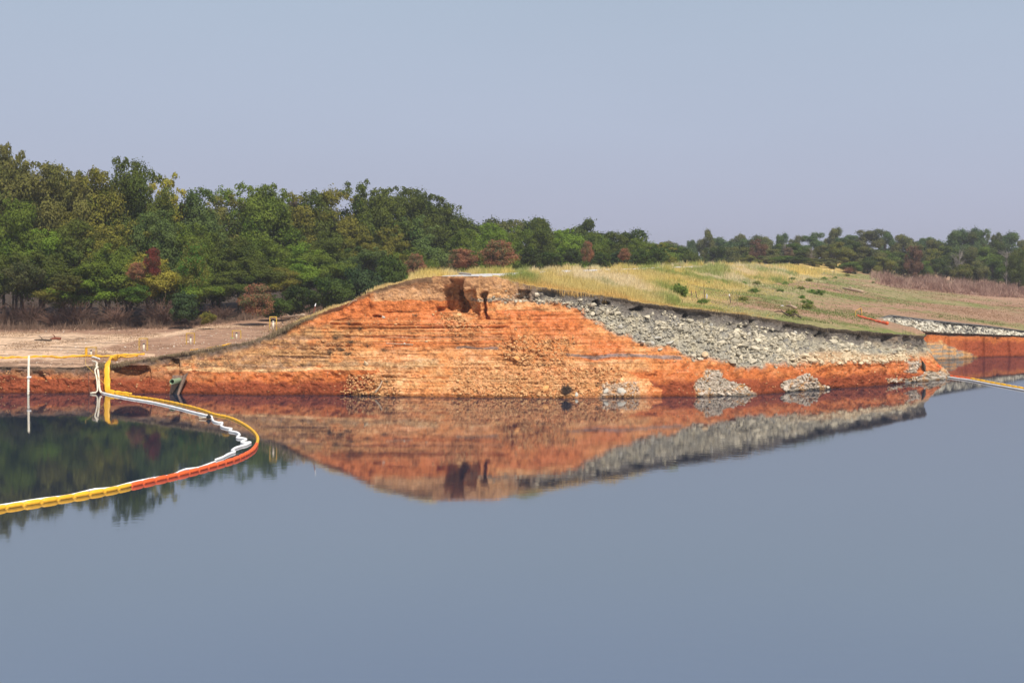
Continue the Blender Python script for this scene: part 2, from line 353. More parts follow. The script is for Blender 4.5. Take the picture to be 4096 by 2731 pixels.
# red walls, their foot soaked by the lake
RC = mix(c_red*1.08, c_or, .5*sst(-.1, .5, n2)); RC = mix(RC, c_brn*.9, .6*(pxA < 900)*sst(-.3, .4, n1+.5*n2+.1)); RC = RC*.92
wetline = np.interp(pxA, [-500, 250, 450, 700, 900, 1400, 2600, 2785, 3100, 3500, 3720], [1500, 1512, 1505, 1512, 1520, 1525, 1513, 1517, 1516, 1505, 1490])+30*fbm(U*.12, 0, 0, 5, 41)
wet = sst(-12, 14, pyA-wetline+16*n2)
wetleft = np.where(pxA < 450, sst(.1, .5, wet*.8+n1*.6), wet)
RC = mix(RC, c_wet*(1.15+.5*n2[..., None]), wetleft*.92)
C = mix(C, RC*.92, redwall)
C = mix(C, mix(c_tan, c_pale*.9, .5), .85*box(640, 1480, 1466, 1479, 5)*(n2 > -.4))       # pale shelf over the red wall
GC = mix(c_gr, c_gr*np.array([1.3, 1.25, 1.12]), sst(-.4, .5, n2)); GC = mix(GC, c_dk*1.9, sst(.0, .4, -n3+.7*n1+.5*n2)*.8)
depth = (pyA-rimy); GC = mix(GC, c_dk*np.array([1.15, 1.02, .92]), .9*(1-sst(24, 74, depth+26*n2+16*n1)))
GC = mix(GC, mix(c_tan, c_gr, .3)*1.05, .75*sst(1395, 1420, qy)*sst(3100, 3250, qx))
GC = mix(GC, c_brn*.8, .35*sst(3380, 3480, qx)*(1-sst(3650, 3700, qx))*(depth < 60)*sst(-.2, .4, n1+n2))
C = mix(C, GC, grey); C = mix(C, mix(c_gr*1.15, c_tan*.9, sst(-.1, .4, n2)), patch*.9)
turf = 1-sst(4, 22+16*(pxA < 1150), depth+16*n2+9*n1)                                                     # roots and dry thatch just under the rim
C = mix(C, np.array([.13, .085, .05]), turf*.75*(1-grey*.5)*((pxA < 1730)|(pxA > 2040)))
C = mix(C, np.array([.12, .085, .06]), (1-sst(10, 45, depth+26*n2))*.8*(pxA < 1150))
waterdark = sst(-.35, .0, -Z+.1*n2); C = mix(C, C*.42, waterdark)
mott = fbm(U*2.2, Z*3.4, 6, 5, 35); C = mix(C, C*np.array([.50, .46, .46]), .75*sst(.12, .45, mott)*(1-grey)); C = mix(C, C*np.array([1.18, 1.3, 1.5])+.02, .6*sst(.10, .40, -mott+.3*n1)*(1-grey)*(1-wet*redwall))
streak = vn(U*.22, Z*9, 2, 36)*.5+vn(U*.5, Z*17, 2, 37)*.5; C = mix(C, C*.45, .8*sst(.18, .5, streak)*(1-grey)*(1-redwall)*(LV > 1)); C = mix(C, np.minimum(C*1.45+.05, .85), .55*sst(.25, .6, -streak)*(1-grey)*(1-redwall)*(LV > 1))
C = C*(1+.20*n3[..., None])
# ---- relief
def ledges(z, u):
    q = z*2.6+.35*vn(u*.12, z*.6, 0, 51); f = q-np.floor(q); k = np.floor(q)
    amp = .4+.9*_h(k.astype(np.int64), np.floor(u*.16+3*_h(k.astype(np.int64), k.astype(np.int64)*0, k.astype(np.int64)*0, 1)).astype(np.int64), k.astype(np.int64)*0, 52)
    return amp*(np.where(f < .72, f/.72, (1-f)/.28)-.5)
f1, f2, cid = cell(U*2.4, Z*2.7+.3*n2, 61); g1, g2, gid = cell(U*5.2, Z*6, 62)
d = .45*fbm(U*.16, Z*.35, 1, 4, 71)+.14*n2+.05*n3
q = ledges(Z, U); d += np.maximum(strata, .35*(1-grey)*(1-redwall)*(LV > 1))*(.34*q*(.3+.7*sst(-.35, .2, fbm(U*.12, Z*1.6, 8, 3, 91)))+.10*strata_n+.06*streak)
rb = np.maximum(np.maximum(grey*sst(20, 60, depth+20*n2), rubble), patch)
d += rb*((cid-.5)*.42*sst(.02, .22, f2-f1)+(gid-.5)*.22)+(1-redwall)*(.10*mott+.05*fbm(U*6, Z*7, 1, 3, 79))
d += redwall*(.20*n2+.16*mott+.10*np.abs(fbm(U*1.4, Z*1.1, 3, 4, 80))+.05*fbm(U*3, Z*1.5, 0, 3, 72))
d += (LV > 1)*(LV < 2.2)*(1-redwall)*(.22*np.abs(fbm(U*.45, Z*.25, 3, 4, 92))-.30*sst(.35, .6, vn(U*.6, Z*.22, 5, 93)))
# upright scarp under the rim: flutes and cracks
sc = (1-sst(.75, 1.15, LV)); d += sc*(.25*fbm(U*.9, Z*.18, 0, 3, 73)-.25*sst(.55, .75, vn(U*.8, Z*.12, 9, 74)))*((pxA < 1480)*.6+slab+.5*grey)
# dam core breaking out in blocks under the grey rim
d -= grey*(1-sst(50, 80, depth))*.5*sst(.05, .45, fbm(U*.5, Z*.9, 7, 3, 75))
# big recess below the roadway, slit beside it, hollow under the turf on the left
jx = 34*fbm(U*.7, Z*.9, 1, 5, 81); jy = 13*fbm(U*.8, Z*.9, 2, 4, 82)
def lobe(px0, px1, py0, py1, s=7): return sst(px0-s, px0+s, pxA+jx)*(1-sst(px1-s, px1+s, pxA+jx))*sst(py0-5, py0+5, pyA+jy)*(1-sst(py1-12, py1+12, pyA+jy*1.5))
tap = sst(0, 1, (pyA-1110)/150)
d -= 3.0*lobe(1796, 1862, 1112, 1255)*(1-.35*tap)
d -= 1.3*lobe(1840, 1898, 1160, 1275)
d -= 1.4*lobe(1922, 1940, 1165, 1272)+1.0*lobe(2070, 2120, 1165, 1205)+1.2*lobe(2370, 2400, 1203, 1232)+1.1*lobe(2415, 2450, 1208, 1226)+1.0*lobe(2530, 2580, 1230, 1248)
d -= .9*lobe(1735, 1800, 1228, 1246)+.6*lobe(1488, 1528, 1258, 1270)+.5*lobe(1550, 1640, 1246, 1252)
d -= 1.5*(1-sst(.55, 1.05, np.hypot((pxA-515+jx*.8)/88, (pyA-1474+jy*1.2)/48)))*sst(1460, 1468, pyA)
d -= .9*lobe(690, 718, 1440, 1500)+.5*lobe(135, 175, 1485, 1515)+.35*lobe(60, 90, 1480, 1500)+.5*lobe(590, 604, 1470, 1535)
d -= .6*lobe(3545, 3565, 1345, 1372)+.7*lobe(3420, 3440, 1345, 1365)+.8*lobe(3268, 3300, 1325, 1345)+.7*lobe(3010, 3030, 1280, 1305)+.8*lobe(2730, 2750, 1255, 1275)
# rim kept crisp: rows right under the grass hang forward
over = (1-sst(0, .30, LV)); d = d*(1-over)+over*(.22*fbm(U*.8, 0, 3, 3, 76)+.22)
d *= 1-sst(3.2, 4, LV)*.8
PA = PA.copy(); PA[..., :2] += nA[:, None, :]*d[..., None]
PA[..., 2] += rb*.05*n3+.05*n2*(LV > .1)*(LV < 3)
PA[:, 0, 2] += .05*fbm(U[:, 0]*1.2, 0, 0, 2, 77)+.06*vn(U[:, 0]*4, 0, 0, 78)
cliffA = npmesh('breach_cliff', PA.reshape(-1, 3), gridfaces(PA.shape[0], PA.shape[1]), M['soil'], C.reshape(-1, 3))
tag(cliffA, 'eroded orange and grey earth face of the breached dam above the lake', kind='structure')
pxF, pyF = proj(PA)
def cliff_at(px, py):
    k = np.argmin((pxF[:1900, :250]-px)**2+(pyF[:1900, :250]-py)**2); i, j = divmod(int(k), 250)
    return Vector(PA[i, j]), i, j

# ------------------------------------------------------------------ second, farther bank in the cove on the right
S2 = [(3515,None,149.2,None,None),(3560,1258,150.5,1320,1360),(3650,1270,151.5,1334,1372),(3800,1287,153.5,1343,1375),(3950,1302,155.5,1345,1385),(4096,1322,157.5,1348,1385),(4300,1330,159,1350,1385),(5000,1345,162,1358,1388),(6500,1355,165,1360,1390)]
r2 = []
for px, y0, D, y1, y2 in S2:
    if y0 is None:
        z = float(G((px-CX)/F*D, D)); r2.append([W(px, D, z), W(px, D-.3, z-.25), W(px, D-.6, z-.5), W(px, D-1.5, z-1.2)]); continue
    dt = np.interp(px, [3560, 3700, 3850, 3920, 4100], [149.4, 149.7, 150.5, 154.2, 155.8]) if px < 4200 else D-1.5
    dm = dt+.65*(D-.6-dt)
    r2.append([P3(px, y0, D), P3(px, y1, D-.6), P3(px, y2, dm), W(px, dt, 0)])
r2 = np.array(r2); us2 = columns(r2, 0)
u2 = np.concatenate([np.linspace(0, us2[5]+1, 420), np.linspace(us2[5]+1, us2[-1], 80)[1:]])
RB = smoothrails(r2, us2, u2, .4)
PB, levB, nB = strip(RB, [40, 22, 30]); pxB, pyB = proj(PB); U2 = np.broadcast_to(u2[:, None]+300, pxB.shape); ZB = PB[..., 2]
LB = np.broadcast_to(levB[None, :], pxB.shape)
m1 = fbm(U2*.3, ZB*.6, 2, 4, 131); m2 = fbm(U2*1.3, ZB*2.2, 4, 4, 132); m3 = fbm(U2*5, ZB*5, 4, 3, 133)
LBw = LB+.10*m2+.05*m1
CB = mix(c_gr*1.25, np.array([.58, .53, .42]), sst(-.2, .35, m2+m3*.6)); CB = mix(CB, c_dk*1.1, .85*sst(-.05, .3, -m3*.8+m1*.8-m2*.4)); CB = mix(CB, c_dk*1.1, 1-sst(.05, .35, LBw))
CB = mix(CB, np.array([.13, .07, .05]), sst(.78, .9, LBw)); CB = mix(CB, c_red*.82, sst(.98, 1.06, LBw)); CB = mix(CB, c_wet*1.25, sst(1.15, 1.75, LBw+.4*m1+.2*m2)*sst(3720, 3900, pxB))
tal = sst(-6, 6, pyB-(1366+np.maximum(pxB-3760, 0)*.42)+14*m2)*(1-sst(3900, 3925, pxB+20*m2))
CB = mix(CB, mix(c_gr*.7, c_tan*.85, sst(-.4, .2, m2+vn(U2*.1, ZB*9, 0, 5)*.7)), tal*.9)
CB = CB*(1+.2*m3[..., None]); CB = mix(CB, CB*.5, sst(-.3, 0, -ZB))
h1, h2, hid = cell(U2*3.6, ZB*4.4+.4*m2, 161)
dB = .3*fbm(U2*.25, ZB*.4, 1, 4, 171)+.12*m2+.04*m3+(LB < .9)*((hid-.5)*.35*sst(.02, .2, h2-h1)-.5*sst(.1, .4, m1))
dB -= (LB > .82)*(LB < 1.02)*.45; dB -= (LB > 1)*.35*sst(.5, .7, vn(U2*.9, ZB*.1, 3, 172))
dB = np.where(LB < .08, .15+.1*m1, dB)*(1-sst(3.2, 4, LB)*.8)*np.clip((pxB-3540)/40, 0, 1)
PB = PB.copy(); PB[..., :2] += nB[:, None, :]*dB[..., None]
cliffB = npmesh('cove_bank', PB.reshape(-1, 3), gridfaces(PB.shape[0], PB.shape[1]), M['soil'], CB.reshape(-1, 3))
tag(cliffB, 'far cut bank of grey rubble over red clay along the cove', kind='structure')

# ------------------------------------------------------------------ ground behind the rims
def groundcol(X, Y):
    t = tperp(X, Y); px = CX+F*X/Y
    a = fbm(X*.05, Y*.05, 0, 4, 201); b_ = fbm(X*.3, Y*.12, 0, 4, 202); c_ = fbm(X*1.2, Y*.6, 0, 3, 203)
    py = HOR+F*(H-G(X, Y))/Y
    dry = np.array([.44, .275, .17]); brown = np.array([.25, .15, .095]); straw = np.array([.58, .40, .13]); green = np.array([.17, .19, .055]); rosy = np.array([.33, .20, .125]); olive = np.array([.26, .225, .10])
    c = mix(brown, dry, sst(-.15, .30, a+.8*b_-.1))
    # worn vehicle track across the left flat
    onl = (t < -14); up_ = np.interp(px, [-900, 0, 400, 561, 702, 842, 1076, 1250], [1325, 1328, 1340, 1345, 1324, 1306, 1292, 1285]); lo_ = np.interp(px, [-900, 0, 330, 388, 561, 795, 1076, 1250], [1447, 1447, 1440, 1396, 1364, 1321, 1295, 1287])
    pz = sst(-7, 7, py-up_+9*b_)*(1-sst(-7, 7, py-lo_+9*b_)); pz = np.maximum(pz, (1-sst(3, 10, np.abs(py-np.interp(px, [380, 450, 620], [1404, 1410, 1424])+4*b_)))*(px > 380)*(px < 620))
    st_ = fbm(X*.35, Y*.9, 3, 4, 207)
    c = mix(c, mix(np.array([.27, .155, .10]), np.array([.37, .225, .145]), sst(-.2, .3, st_)), .9*onl*(py > 1285)); c = mix(c, mix(np.array([.55, .35, .205]), np.array([.62, .43, .28]), sst(-.3, .2, a)), .92*onl*pz); c = mix(c, np.array([.24, .16, .11]), .75*onl*pz*sst(.12, .3, st_)*(px < 520)); c = mix(c, mix(np.array([.24, .155, .10]), np.array([.48, .31, .20]), sst(-.15, .2, st_)), .8*onl*(py > 1446))
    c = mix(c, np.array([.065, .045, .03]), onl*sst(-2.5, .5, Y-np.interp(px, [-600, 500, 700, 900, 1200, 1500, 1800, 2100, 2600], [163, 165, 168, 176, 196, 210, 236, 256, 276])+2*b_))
    # dam
    onr = sst(-20, -14, t); gr = mix(straw, olive, sst(-.1, .5, a+b_)); c = mix(c, gr, onr)
    rs = sst(9, 22, t+6*a); rc = mix(olive, green, sst(-.1, .35, b_+.4*a)); rc = mix(rc, rosy, sst(-.15, .35, fbm(X*.04, Y*.05, 7, 3, 210)+.35*c_+.008*(t-35)))
    c = mix(c, rc, rs)
    c = mix(c, np.array([.42, .25, .17]), .6*sst(200, 330, Y)*(t > 30)*sst(-.4, .3, a+.3)); c = mix(c, np.array([.60, .45, .34]), .8*sst(.35, .5, fbm(X*.06, Y*.03, 2, 3, 220))*(t > 50))
    c = mix(c, np.array([.10, .085, .05]), sst(400, 520, Y))
    return c*(1+.16*c_[..., None]), t
def fan(P0, Dend, name, nr=270, label=None):
    D0 = P0[:, 1]; s = np.linspace(0, 1, nr)**1.0
    inv = (1/D0)[:, None]*(1-s)[None, :]+(1/Dend)[:, None]*s[None, :]; D = 1/inv
    X = (P0[:, 0]/P0[:, 1])[:, None]*D; Zg = G(X, D); off = P0[:, 2]-Zg[:, 0]
    Zg = Zg+off[:, None]*np.exp(-(D-D0[:, None])/6.0)
    c, t = groundcol(X, D)
    Zg = Zg+(.05*fbm(X*.9, D*.5, 0, 3, 230))*np.clip((D-D0[:, None])/2, 0, 1)
    return np.stack([X, D, Zg], -1), c
nfar = int(np.argmax(uA >= us[len(ST)]+.8))
# columns of the main rim up to px 3535 run on to the horizon; the rest stop at the cove
pxrim = pxF[:, 0]; k1 = int(np.where((pxrim[:nfar] < 3535))[0][-1])+1
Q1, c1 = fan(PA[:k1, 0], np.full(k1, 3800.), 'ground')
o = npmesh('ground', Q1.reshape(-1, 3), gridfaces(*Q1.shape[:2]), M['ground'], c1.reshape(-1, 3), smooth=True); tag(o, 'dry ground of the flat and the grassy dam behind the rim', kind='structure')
# promontory
back = PA[nfar:, 0]; bpx = CX+F*back[:, 0]/back[:, 1]; oo = np.argsort(bpx); 
pi = np.arange(k1-1, nfar+25); PP = PA[pi, 0]; ppx = CX+F*PP[:, 0]/PP[:, 1]
Dend = np.interp(ppx, np.maximum.accumulate(bpx[oo]), back[oo, 1]); Dend = np.maximum(Dend, PP[:, 1]+.3)
zend = np.interp(ppx, np.maximum.accumulate(bpx[oo]), back[oo, 2])
Q2, c2 = fan(PP, Dend, 'spit', nr=60)
e_ = np.linspace(0, 1, 60)[None, :]; corr = (zend-Q2[:, -1, 2])[:, None]*e_**2; Q2[..., 2] += corr
o = npmesh('spit_top', Q2.reshape(-1, 3), gridfaces(*Q2.shape[:2]), M['ground'], c2.reshape(-1, 3), smooth=True); tag(o, 'grassy top of the spit at the right end of the breach', kind='structure')
Q3, c3 = fan(PB[:, 0], np.full(len(PB), 3800.), 'far_slope')
o = npmesh('hill_slope', Q3.reshape(-1, 3), gridfaces(*Q3.shape[:2]), M['ground'], c3.reshape(-1, 3), smooth=True); tag(o, 'grazed slope above the cove bank', kind='structure')
# ------------------------------------------------------------------ lake
wv = [(-3500, -900, 0), (3500, -900, 0), (3500, 3700, 0), (-3500, 3700, 0)]
o = npmesh('lake_water', wv, [(0, 1, 2, 3)], M['water']); tag(o, 'calm reservoir water reflecting the cliff', kind='structure')
# ================================================================== plants
def leafmesh(name, cen, nrm, size, tint, material, aspect=.6):
    n = len(cen); nrm = nrm/(np.linalg.norm(nrm, axis=1)[:, None]+1e-9)
    a = np.cross(nrm, R.normal(size=(n, 3))); a /= np.linalg.norm(a, axis=1)[:, None]+1e-9; b_ = np.cross(nrm, a)
    s_ = (size*.5)[:, None]
    V = np.stack([cen-a*s_, cen-b_*s_*aspect+nrm*s_*.25, cen+a*s_, cen+b_*s_*aspect+nrm*s_*.25], 1).reshape(-1, 3)
    Fq = np.arange(n*4).reshape(n, 4)
    return npmesh(name, V, Fq, material, np.repeat(tint, 4, 0), mesh_only=True)
def crown_mesh(seed, rx=5., z0=2.4, z1=14., nb=46, nl=17000, leaf=.42, top=8, name='crown', out=.16, bmin=.13, bmax=.32, mixg=False):
    global R
    R = np.random.RandomState(seed); cz = (z0+z1)/2; hz = (z1-z0)/2
    B = []
    for i in range(nb):
        th = R.uniform(0, 2*math.pi); u_ = R.uniform(-.95, 1); k = R.uniform(.40, .92); rr = math.sqrt(max(0, 1-u_*u_))
        wz = 1-.25*max(0, u_)**2
        B.append((rx*k*rr*math.cos(th)*wz, rx*k*rr*math.sin(th)*wz, cz+hz*k*u_*.98, R.uniform(bmin, bmax)*rx))
    for i in range(top):
        th = R.uniform(0, 2*math.pi); q_ = R.uniform(.1, .75)*rx
        B.append((q_*math.cos(th), q_*math.sin(th), cz+hz*(1.0-.55*(q_/rx)**2)*R.uniform(.86, 1.02), R.uniform(.07, .14)*rx))
    B = np.array(B); wgt = B[:, 3]**2; wgt /= wgt.sum(); k = R.choice(len(B), nl, p=wgt)
    dv = R.normal(size=(nl, 3)); dv /= np.linalg.norm(dv, axis=1)[:, None]; dv[:, 2] = np.where(R.rand(nl) < .35, np.abs(dv[:, 2]), dv[:, 2])
    rad = B[k, 3]*np.where(R.rand(nl) < out, R.uniform(1, 1.4, nl), R.uniform(.3, 1, nl)**.5)*(1+.25*fbm(dv[:, 0]*3+k, dv[:, 1]*3, dv[:, 2]*3, 2, seed))
    c = B[k, :3]+dv*rad[:, None]*np.array([1, 1, .8])
    bt = R.normal(size=(len(B), 1)); lt = R.normal(size=(nl, 1))
    base = 1+.20*bt[k]+.18*lt; t = np.concatenate([base*(1+.10*bt[k]), base, base*(1-.12*lt)], 1)
    yel = (R.rand(nl) < .03)[:, None]; t = np.where(yel, t*np.array([2.0, 1.5, .8]), t)
    if mixg: t = np.where(((fbm(c[:, 0]*.7, c[:, 1]*.7, c[:, 2]*.7, 2, 8)+R.normal(0, .25, nl)) > .22)[:, None], t*np.array([.42, 1.05, .75]), t)
    nn = dv+R.normal(size=(nl, 3))*.42+np.array([0, 0, .30])
    return leafmesh(name, c, nn, leaf*R.uniform(.6, 1.25, nl), np.clip(t, .25, 3)*1.0, M['leaf'])
def limb_mesh(seed, h=14., rx=5., name='trunk', material=None, limbs=9, twigs=0):
    rd = random.Random(seed); b_ = MB(); L = [Vector((0, 0, -.4))]
    lean = Vector((rd.uniform(-.06, .06), rd.uniform(-.06, .06), 0)); p = Vector((0, 0, 0)); rr = [.30]
    for i in range(7):
        L.append(p.copy()); rr.append(.26*(1-i/7.5)); p = p+Vector((lean.x+rd.uniform(-.1, .1), lean.y+rd.uniform(-.1, .1), 1))*h*.125
    b_.tube(L, rr, 7)
    for i in range(limbs):
        k = rd.uniform(.2, .85); q_ = L[0].lerp(L[-1], k); th = rd.uniform(0, 6.28); ln = rx*rd.uniform(.5, .9)*(1-.35*k)
        pts = [q_]; d_ = Vector((math.cos(th), math.sin(th), rd.uniform(.25, .9)))
        for j in range(4): d_ = d_+Vector((rd.uniform(-.3, .3), rd.uniform(-.3, .3), rd.uniform(-.1, .3))); pts.append(pts[-1]+d_.normalized()*ln/4)
        b_.tube(pts, [.11*(1-j/5.5) for j in range(5)], 5)
        for t_ in range(twigs):
            s0 = pts[rd.randint(1, 4)]; dd = Vector((rd.gauss(0, 1), rd.gauss(0, 1), rd.uniform(.1, 1.3))).normalized()
            e1 = s0+dd*rd.uniform(.5, 1.2); e2 = e1+(dd+Vector((rd.gauss(0, .4), rd.gauss(0, .4), .2))).normalized()*rd.uniform(.4, 1)
            b_.tube([s0, e1, e2], [.04, .028, .012], 3, cap=False)
    me = bpy.data.meshes.new(name); me.from_pydata(b_.v, [], b_.f); me.materials.append(material or M['bark']); me.update(); return me
def twig_mesh(seed, n=260, r=1.6, h=2.6, th=.022, name='dead_bush'):
    rd = random.Random(seed); b_ = MB()
    for i in range(n):
        a = rd.uniform(0, 6.28); q_ = rd.uniform(0, .25)*r; p = Vector((q_*math.cos(a), q_*math.sin(a), rd.uniform(0, h*.35)))
        d_ = Vector((math.cos(a)*rd.uniform(.1, 1), math.sin(a)*rd.uniform(.1, 1), rd.uniform(.3, 1.4))).normalized(); pts = [p]
        ln = rd.uniform(.35, 1)*h
        for j in range(4):
            pts.append(pts[-1]+d_*ln/4); d_ = (d_+Vector((rd.gauss(0, .35), rd.gauss(0, .35), rd.gauss(-.06, .3)))).normalized()
        for p_ in pts: p_.z = max(p_.z, .02)
        b_.tube(pts, [th*(1-.17*j) for j in range(5)], 3, cap=False)
    me = bpy.data.meshes.new(name); me.from_pydata(b_.v, [], b_.f); me.materials.append(M['twig']); me.update(); return me
CR_ = [crown_mesh(300+i, nb=46+4*i, nl=21000, leaf=.34, rx=5+.1*i, z0=[1.2, 1.6, 1.0, 2.4, 1.4, 2.0, 1.1][i], top=9) for i in range(7)]
CF_ = [crown_mesh(380+i, rx=5.2, z0=[4.6, 4.2, 5.0][i], nb=44, nl=19000, leaf=.34, top=8) for i in range(3)]
CD_ = [crown_mesh(385+i, rx=5.4, z0=[-.5, .2, .5][i], nb=30, nl=14000, leaf=.44, top=0, out=.08, bmin=.2, bmax=.38) for i in range(3)]
TK_ = [limb_mesh(400+i) for i in range(4)]
BU_ = [crown_mesh(330+i, rx=1.7, z0=.1, z1=3., nb=46, nl=6000, leaf=.20, top=5, name='foliage') for i in range(3)]
SH_ = [crown_mesh(340+i, rx=.75, z0=-.25, z1=.8, nb=30, nl=1100, leaf=.13, top=9, name='low_bush') for i in range(3)]
TW_ = [twig_mesh(350+i) for i in range(3)]
GT_ = [limb_mesh(420+i, name='trunk', material=M['greybark'], limbs=16, twigs=10) for i in range(2)]
RED_ = crown_mesh(360, mixg=True, out=.38, rx=2.6, z0=.2, z1=5.5, nb=80, nl=11000, leaf=.22, top=14, name='foliage')
def lnk(me, name, parent=None, col=None, loc=(0, 0, 0), sc=(1, 1, 1), rz=0):
    o = bpy.data.objects.new(name, me); COL.objects.link(o); o.parent = parent; o.location = loc; o.scale = sc; o.rotation_euler = (0, 0, rz)
    if col: o.color = (*col, 1)
    return o
ORD = 'first second third fourth fifth sixth seventh eighth ninth tenth eleventh twelfth thirteenth fourteenth fifteenth sixteenth seventeenth eighteenth nineteenth twentieth'.split()+['twenty-'+x for x in 'first second third fourth fifth sixth seventh eighth ninth'.split()]+['thirtieth']
GREENS = {'dark green': (.064, .088, .022), 'green': (.088, .130, .026), 'bright green': (.105, .175, .028), 'olive green': (.130, .136, .032), 'blue-green': (.072, .112, .040),
          'yellow-green': (.205, .205, .042), 'pale brown': (.36, .22, .12), 'rusty brown': (.38, .175, .095), 'dusty olive': (.112, .120, .042), 'red': (.27, .065, .048), 'yellow': (.27, .24, .05)}
rt = random.Random(5)
def tree(px, D, ytop, wpx, colr, label, group, name='broadleaf_tree', kind='full'):
    z = float(G((px-CX)/F*D, D)); zt = H-(ytop-HOR)*D/F; h = max(zt-z, 3); r = wpx*D/F
    e_ = empty(name, ((px-CX)/F*D, D, z-.1), 0, label, 'tree', group)
    i = rt.randrange(7); c = GREENS[colr]; k = rt.uniform(.88, 1.14); c = tuple(v*k for v in c); rz = rt.uniform(0, 6.28)
    s = (r/5.0, r/5.0, h/14.4)
    cm = CF_[i % 3] if kind == 'front' else CD_[i % 3] if kind == 'far' else CR_[i]
    lnk(cm, 'crown', e_, tuple(v*q for v, q in zip(c, (.62, .75, .85) if 'brown' in colr else (1.55, 1.45, 1.3) if kind == 'far' else (1.85, 1.62, 1.2))), sc=s, rz=rz); lnk(TK_[i % 4], 'trunk', e_, sc=(max(.8, r/5),)*2+(h/14.4,), rz=rz)  # far crowns tinted greyer and bluer: distance haze put into the leaf colour
    return e_
# skyline of the left wood, traced crown by crown
SKY = [(-330,560),(-210,575),(-90,560),(15,565),(90,622),(165,640),(240,645),(320,690),(400,672),(505,622),(590,672),(665,695),(790,752),(870,770),(960,728),(1060,725),(1150,768),(1240,762),(1340,758),(1440,722),(1530,742),(1620,745),(1710,775),(1790,815)]
skc = ['green','dark green','dark green','dusty olive','dusty olive','dusty olive','dusty olive','dusty olive','olive green','dark green','dark green','yellow-green','blue-green','dusty olive','green','green','olive green','dark green','olive green','dark green','dark green','dark green','dark green','dark green']
edge = lambda px: float(np.interp(px, [-600, 500, 700, 900, 1200, 1500, 1800, 2100, 2600], [163, 165, 168, 176, 196, 210, 236, 256, 276]))
n = 0
for (px, yt), c in zip(SKY, skc):
    yt -= 16 if px > 100 else 26
    if px < -50: lab = 'tall %s skyline tree outside the left frame edge, %s of them' % (c, ORD[n]); 
    else: lab = 'tall %s tree of the left wood skyline, %s crown from the left edge' % (c, ORD[n-3])
    tree(px, edge(px)+rt.uniform(20, 27), yt, rt.uniform(115, 150), c, lab, 'skyline trees of the left wood'); n += 1
skx = np.array([a for a, b in SKY]); sky_ = np.array([b for a, b in SKY])
rows = [('middle', 11, .30, .12, 118, -330, 1760, 112), ('front', 4.5, .60, .13, 92, -300, 1700, 118)]
pal = [['green','dark green','olive green','green','dark green','bright green','olive green','blue-green','dark green'], ['green','bright green','dark green','olive green','green','blue-green','green','dark green','bright green']]
for ri, (rn, off, fr, jit, step, x0, x1, wp) in enumerate(rows):
    k = 0; x = x0; kk = 0
    while x < x1:
        D = edge(x)+off+rt.uniform(-2, 2); base = HOR+F*(H-float(G((x-CX)/F*D, D)))/D; ys = float(np.interp(x, skx, sky_))
        yt = ys+(base-ys)*(fr+rt.uniform(-jit, jit)); c = pal[ri][(k*5+ri*2) % 9]
        if 560 < x < 650 and rn == 'front': c = 'yellow-green'
        if x < 20: lab = ('%s tree of the %s rank, at the left frame edge' % (c, rn) if x > -50 else '%s tree of the %s rank outside the left frame edge, %s of them' % (c, rn, ORD[kk]))
        else: lab = '%s %s tree in the left wood %s rank, %s from the left' % (['round', 'spreading', 'ragged', 'full'][k % 4], c, rn, ORD[min(k, 29)])
        if x < -50: kk += 1
        elif x >= 20: k += 1
        tree(x, D, yt, rt.uniform(.85, 1.15)*wp, c, lab, '%s rank trees of the left wood' % rn, kind='front' if rn == 'front' else 'full')
        x += step*rt.uniform(.8, 1.2)
# wood in the middle distance behind the crest
MID = [(1850,862),(1920,845),(2010,832),(2090,832),(2170,820),(2260,832),(2345,842),(2430,868),(2500,885),(2570,902),(2640,915),(2700,930)]
for i, (px, yt) in enumerate(MID):
    c = ['green','dark green','dusty olive','dark green','dusty olive','dark green','dark green','green','dark green','olive green','green','dark green'][i]
    tree(px, edge(px)+42 if i < 7 else edge(px)+25, yt, rt.uniform(85, 105), c, '%s tree rising behind the grassy dam crest, %s from the tall left wood' % (c, ORD[i]), 'skyline trees behind the dam crest', kind='far')
for i, (px, yt, c) in enumerate([(1860,905,'green'),(1960,880,'bright green'),(2070,890,'green'),(2160,862,'dark green'),(2260,905,'bright green'),(2370,915,'green'),(2470,920,'dark green'),(2560,940,'green'),(2640,965,'olive green')]):
    tree(px, edge(px)+8, yt, rt.uniform(75, 95), c, 'lower %s tree in front of the crest skyline, %s from the left' % (c, ORD[i]), 'lower trees behind the dam crest')
# far tree line on the right
far = [(2700,918),(2760,912),(2830,893),(2885,898),(2945,882),(3000,905),(3060,918),(3120,908),(3185,922),(3250,912),(3335,888),(3400,905),(3470,898),(3545,908),(3620,892),(3690,905),(3745,912),(3820,890),(3870,902),(3918,882),(3975,905),(4035,902),(4096,908),(4170,900),(4260,905),(4350,898),(4450,905)]
for i, (px, yt) in enumerate(far):
    c = ['dusty olive','blue-green','dusty olive','blue-green'][i % 4]
    tree(px, 440+rt.uniform(-15, 25), yt, rt.uniform(34, 58) if i % 3 else 66, c, 'far %s tree on the hazy right skyline, %s from its left end' % (c, ORD[i]) if px < 4130 else 'far hazy %s tree beyond the right frame edge, %s out' % (c, ORD[i-23]), 'trees of the far right skyline', kind='far')
k = 0; x = 2660
while x < 4500:
    c = ['dark green','olive green','dusty olive','dark green','green','dusty olive'][(k*5) % 6]; yt = 965+rt.uniform(-22, 30)
    if x > 3200: yt -= 12
    tree(x, 378+rt.uniform(-12, 12), yt, rt.uniform(48, 66), c, ('nearer %s tree below the far right skyline, %s from the left' if x < 4130 else 'nearer far-line %s tree outside the right edge, %s in rank') % (c, ORD[k]), 'nearer trees of the far right line', kind='far'); k += 1
    x += rt.uniform(55, 72)
k = 0; x = 2640
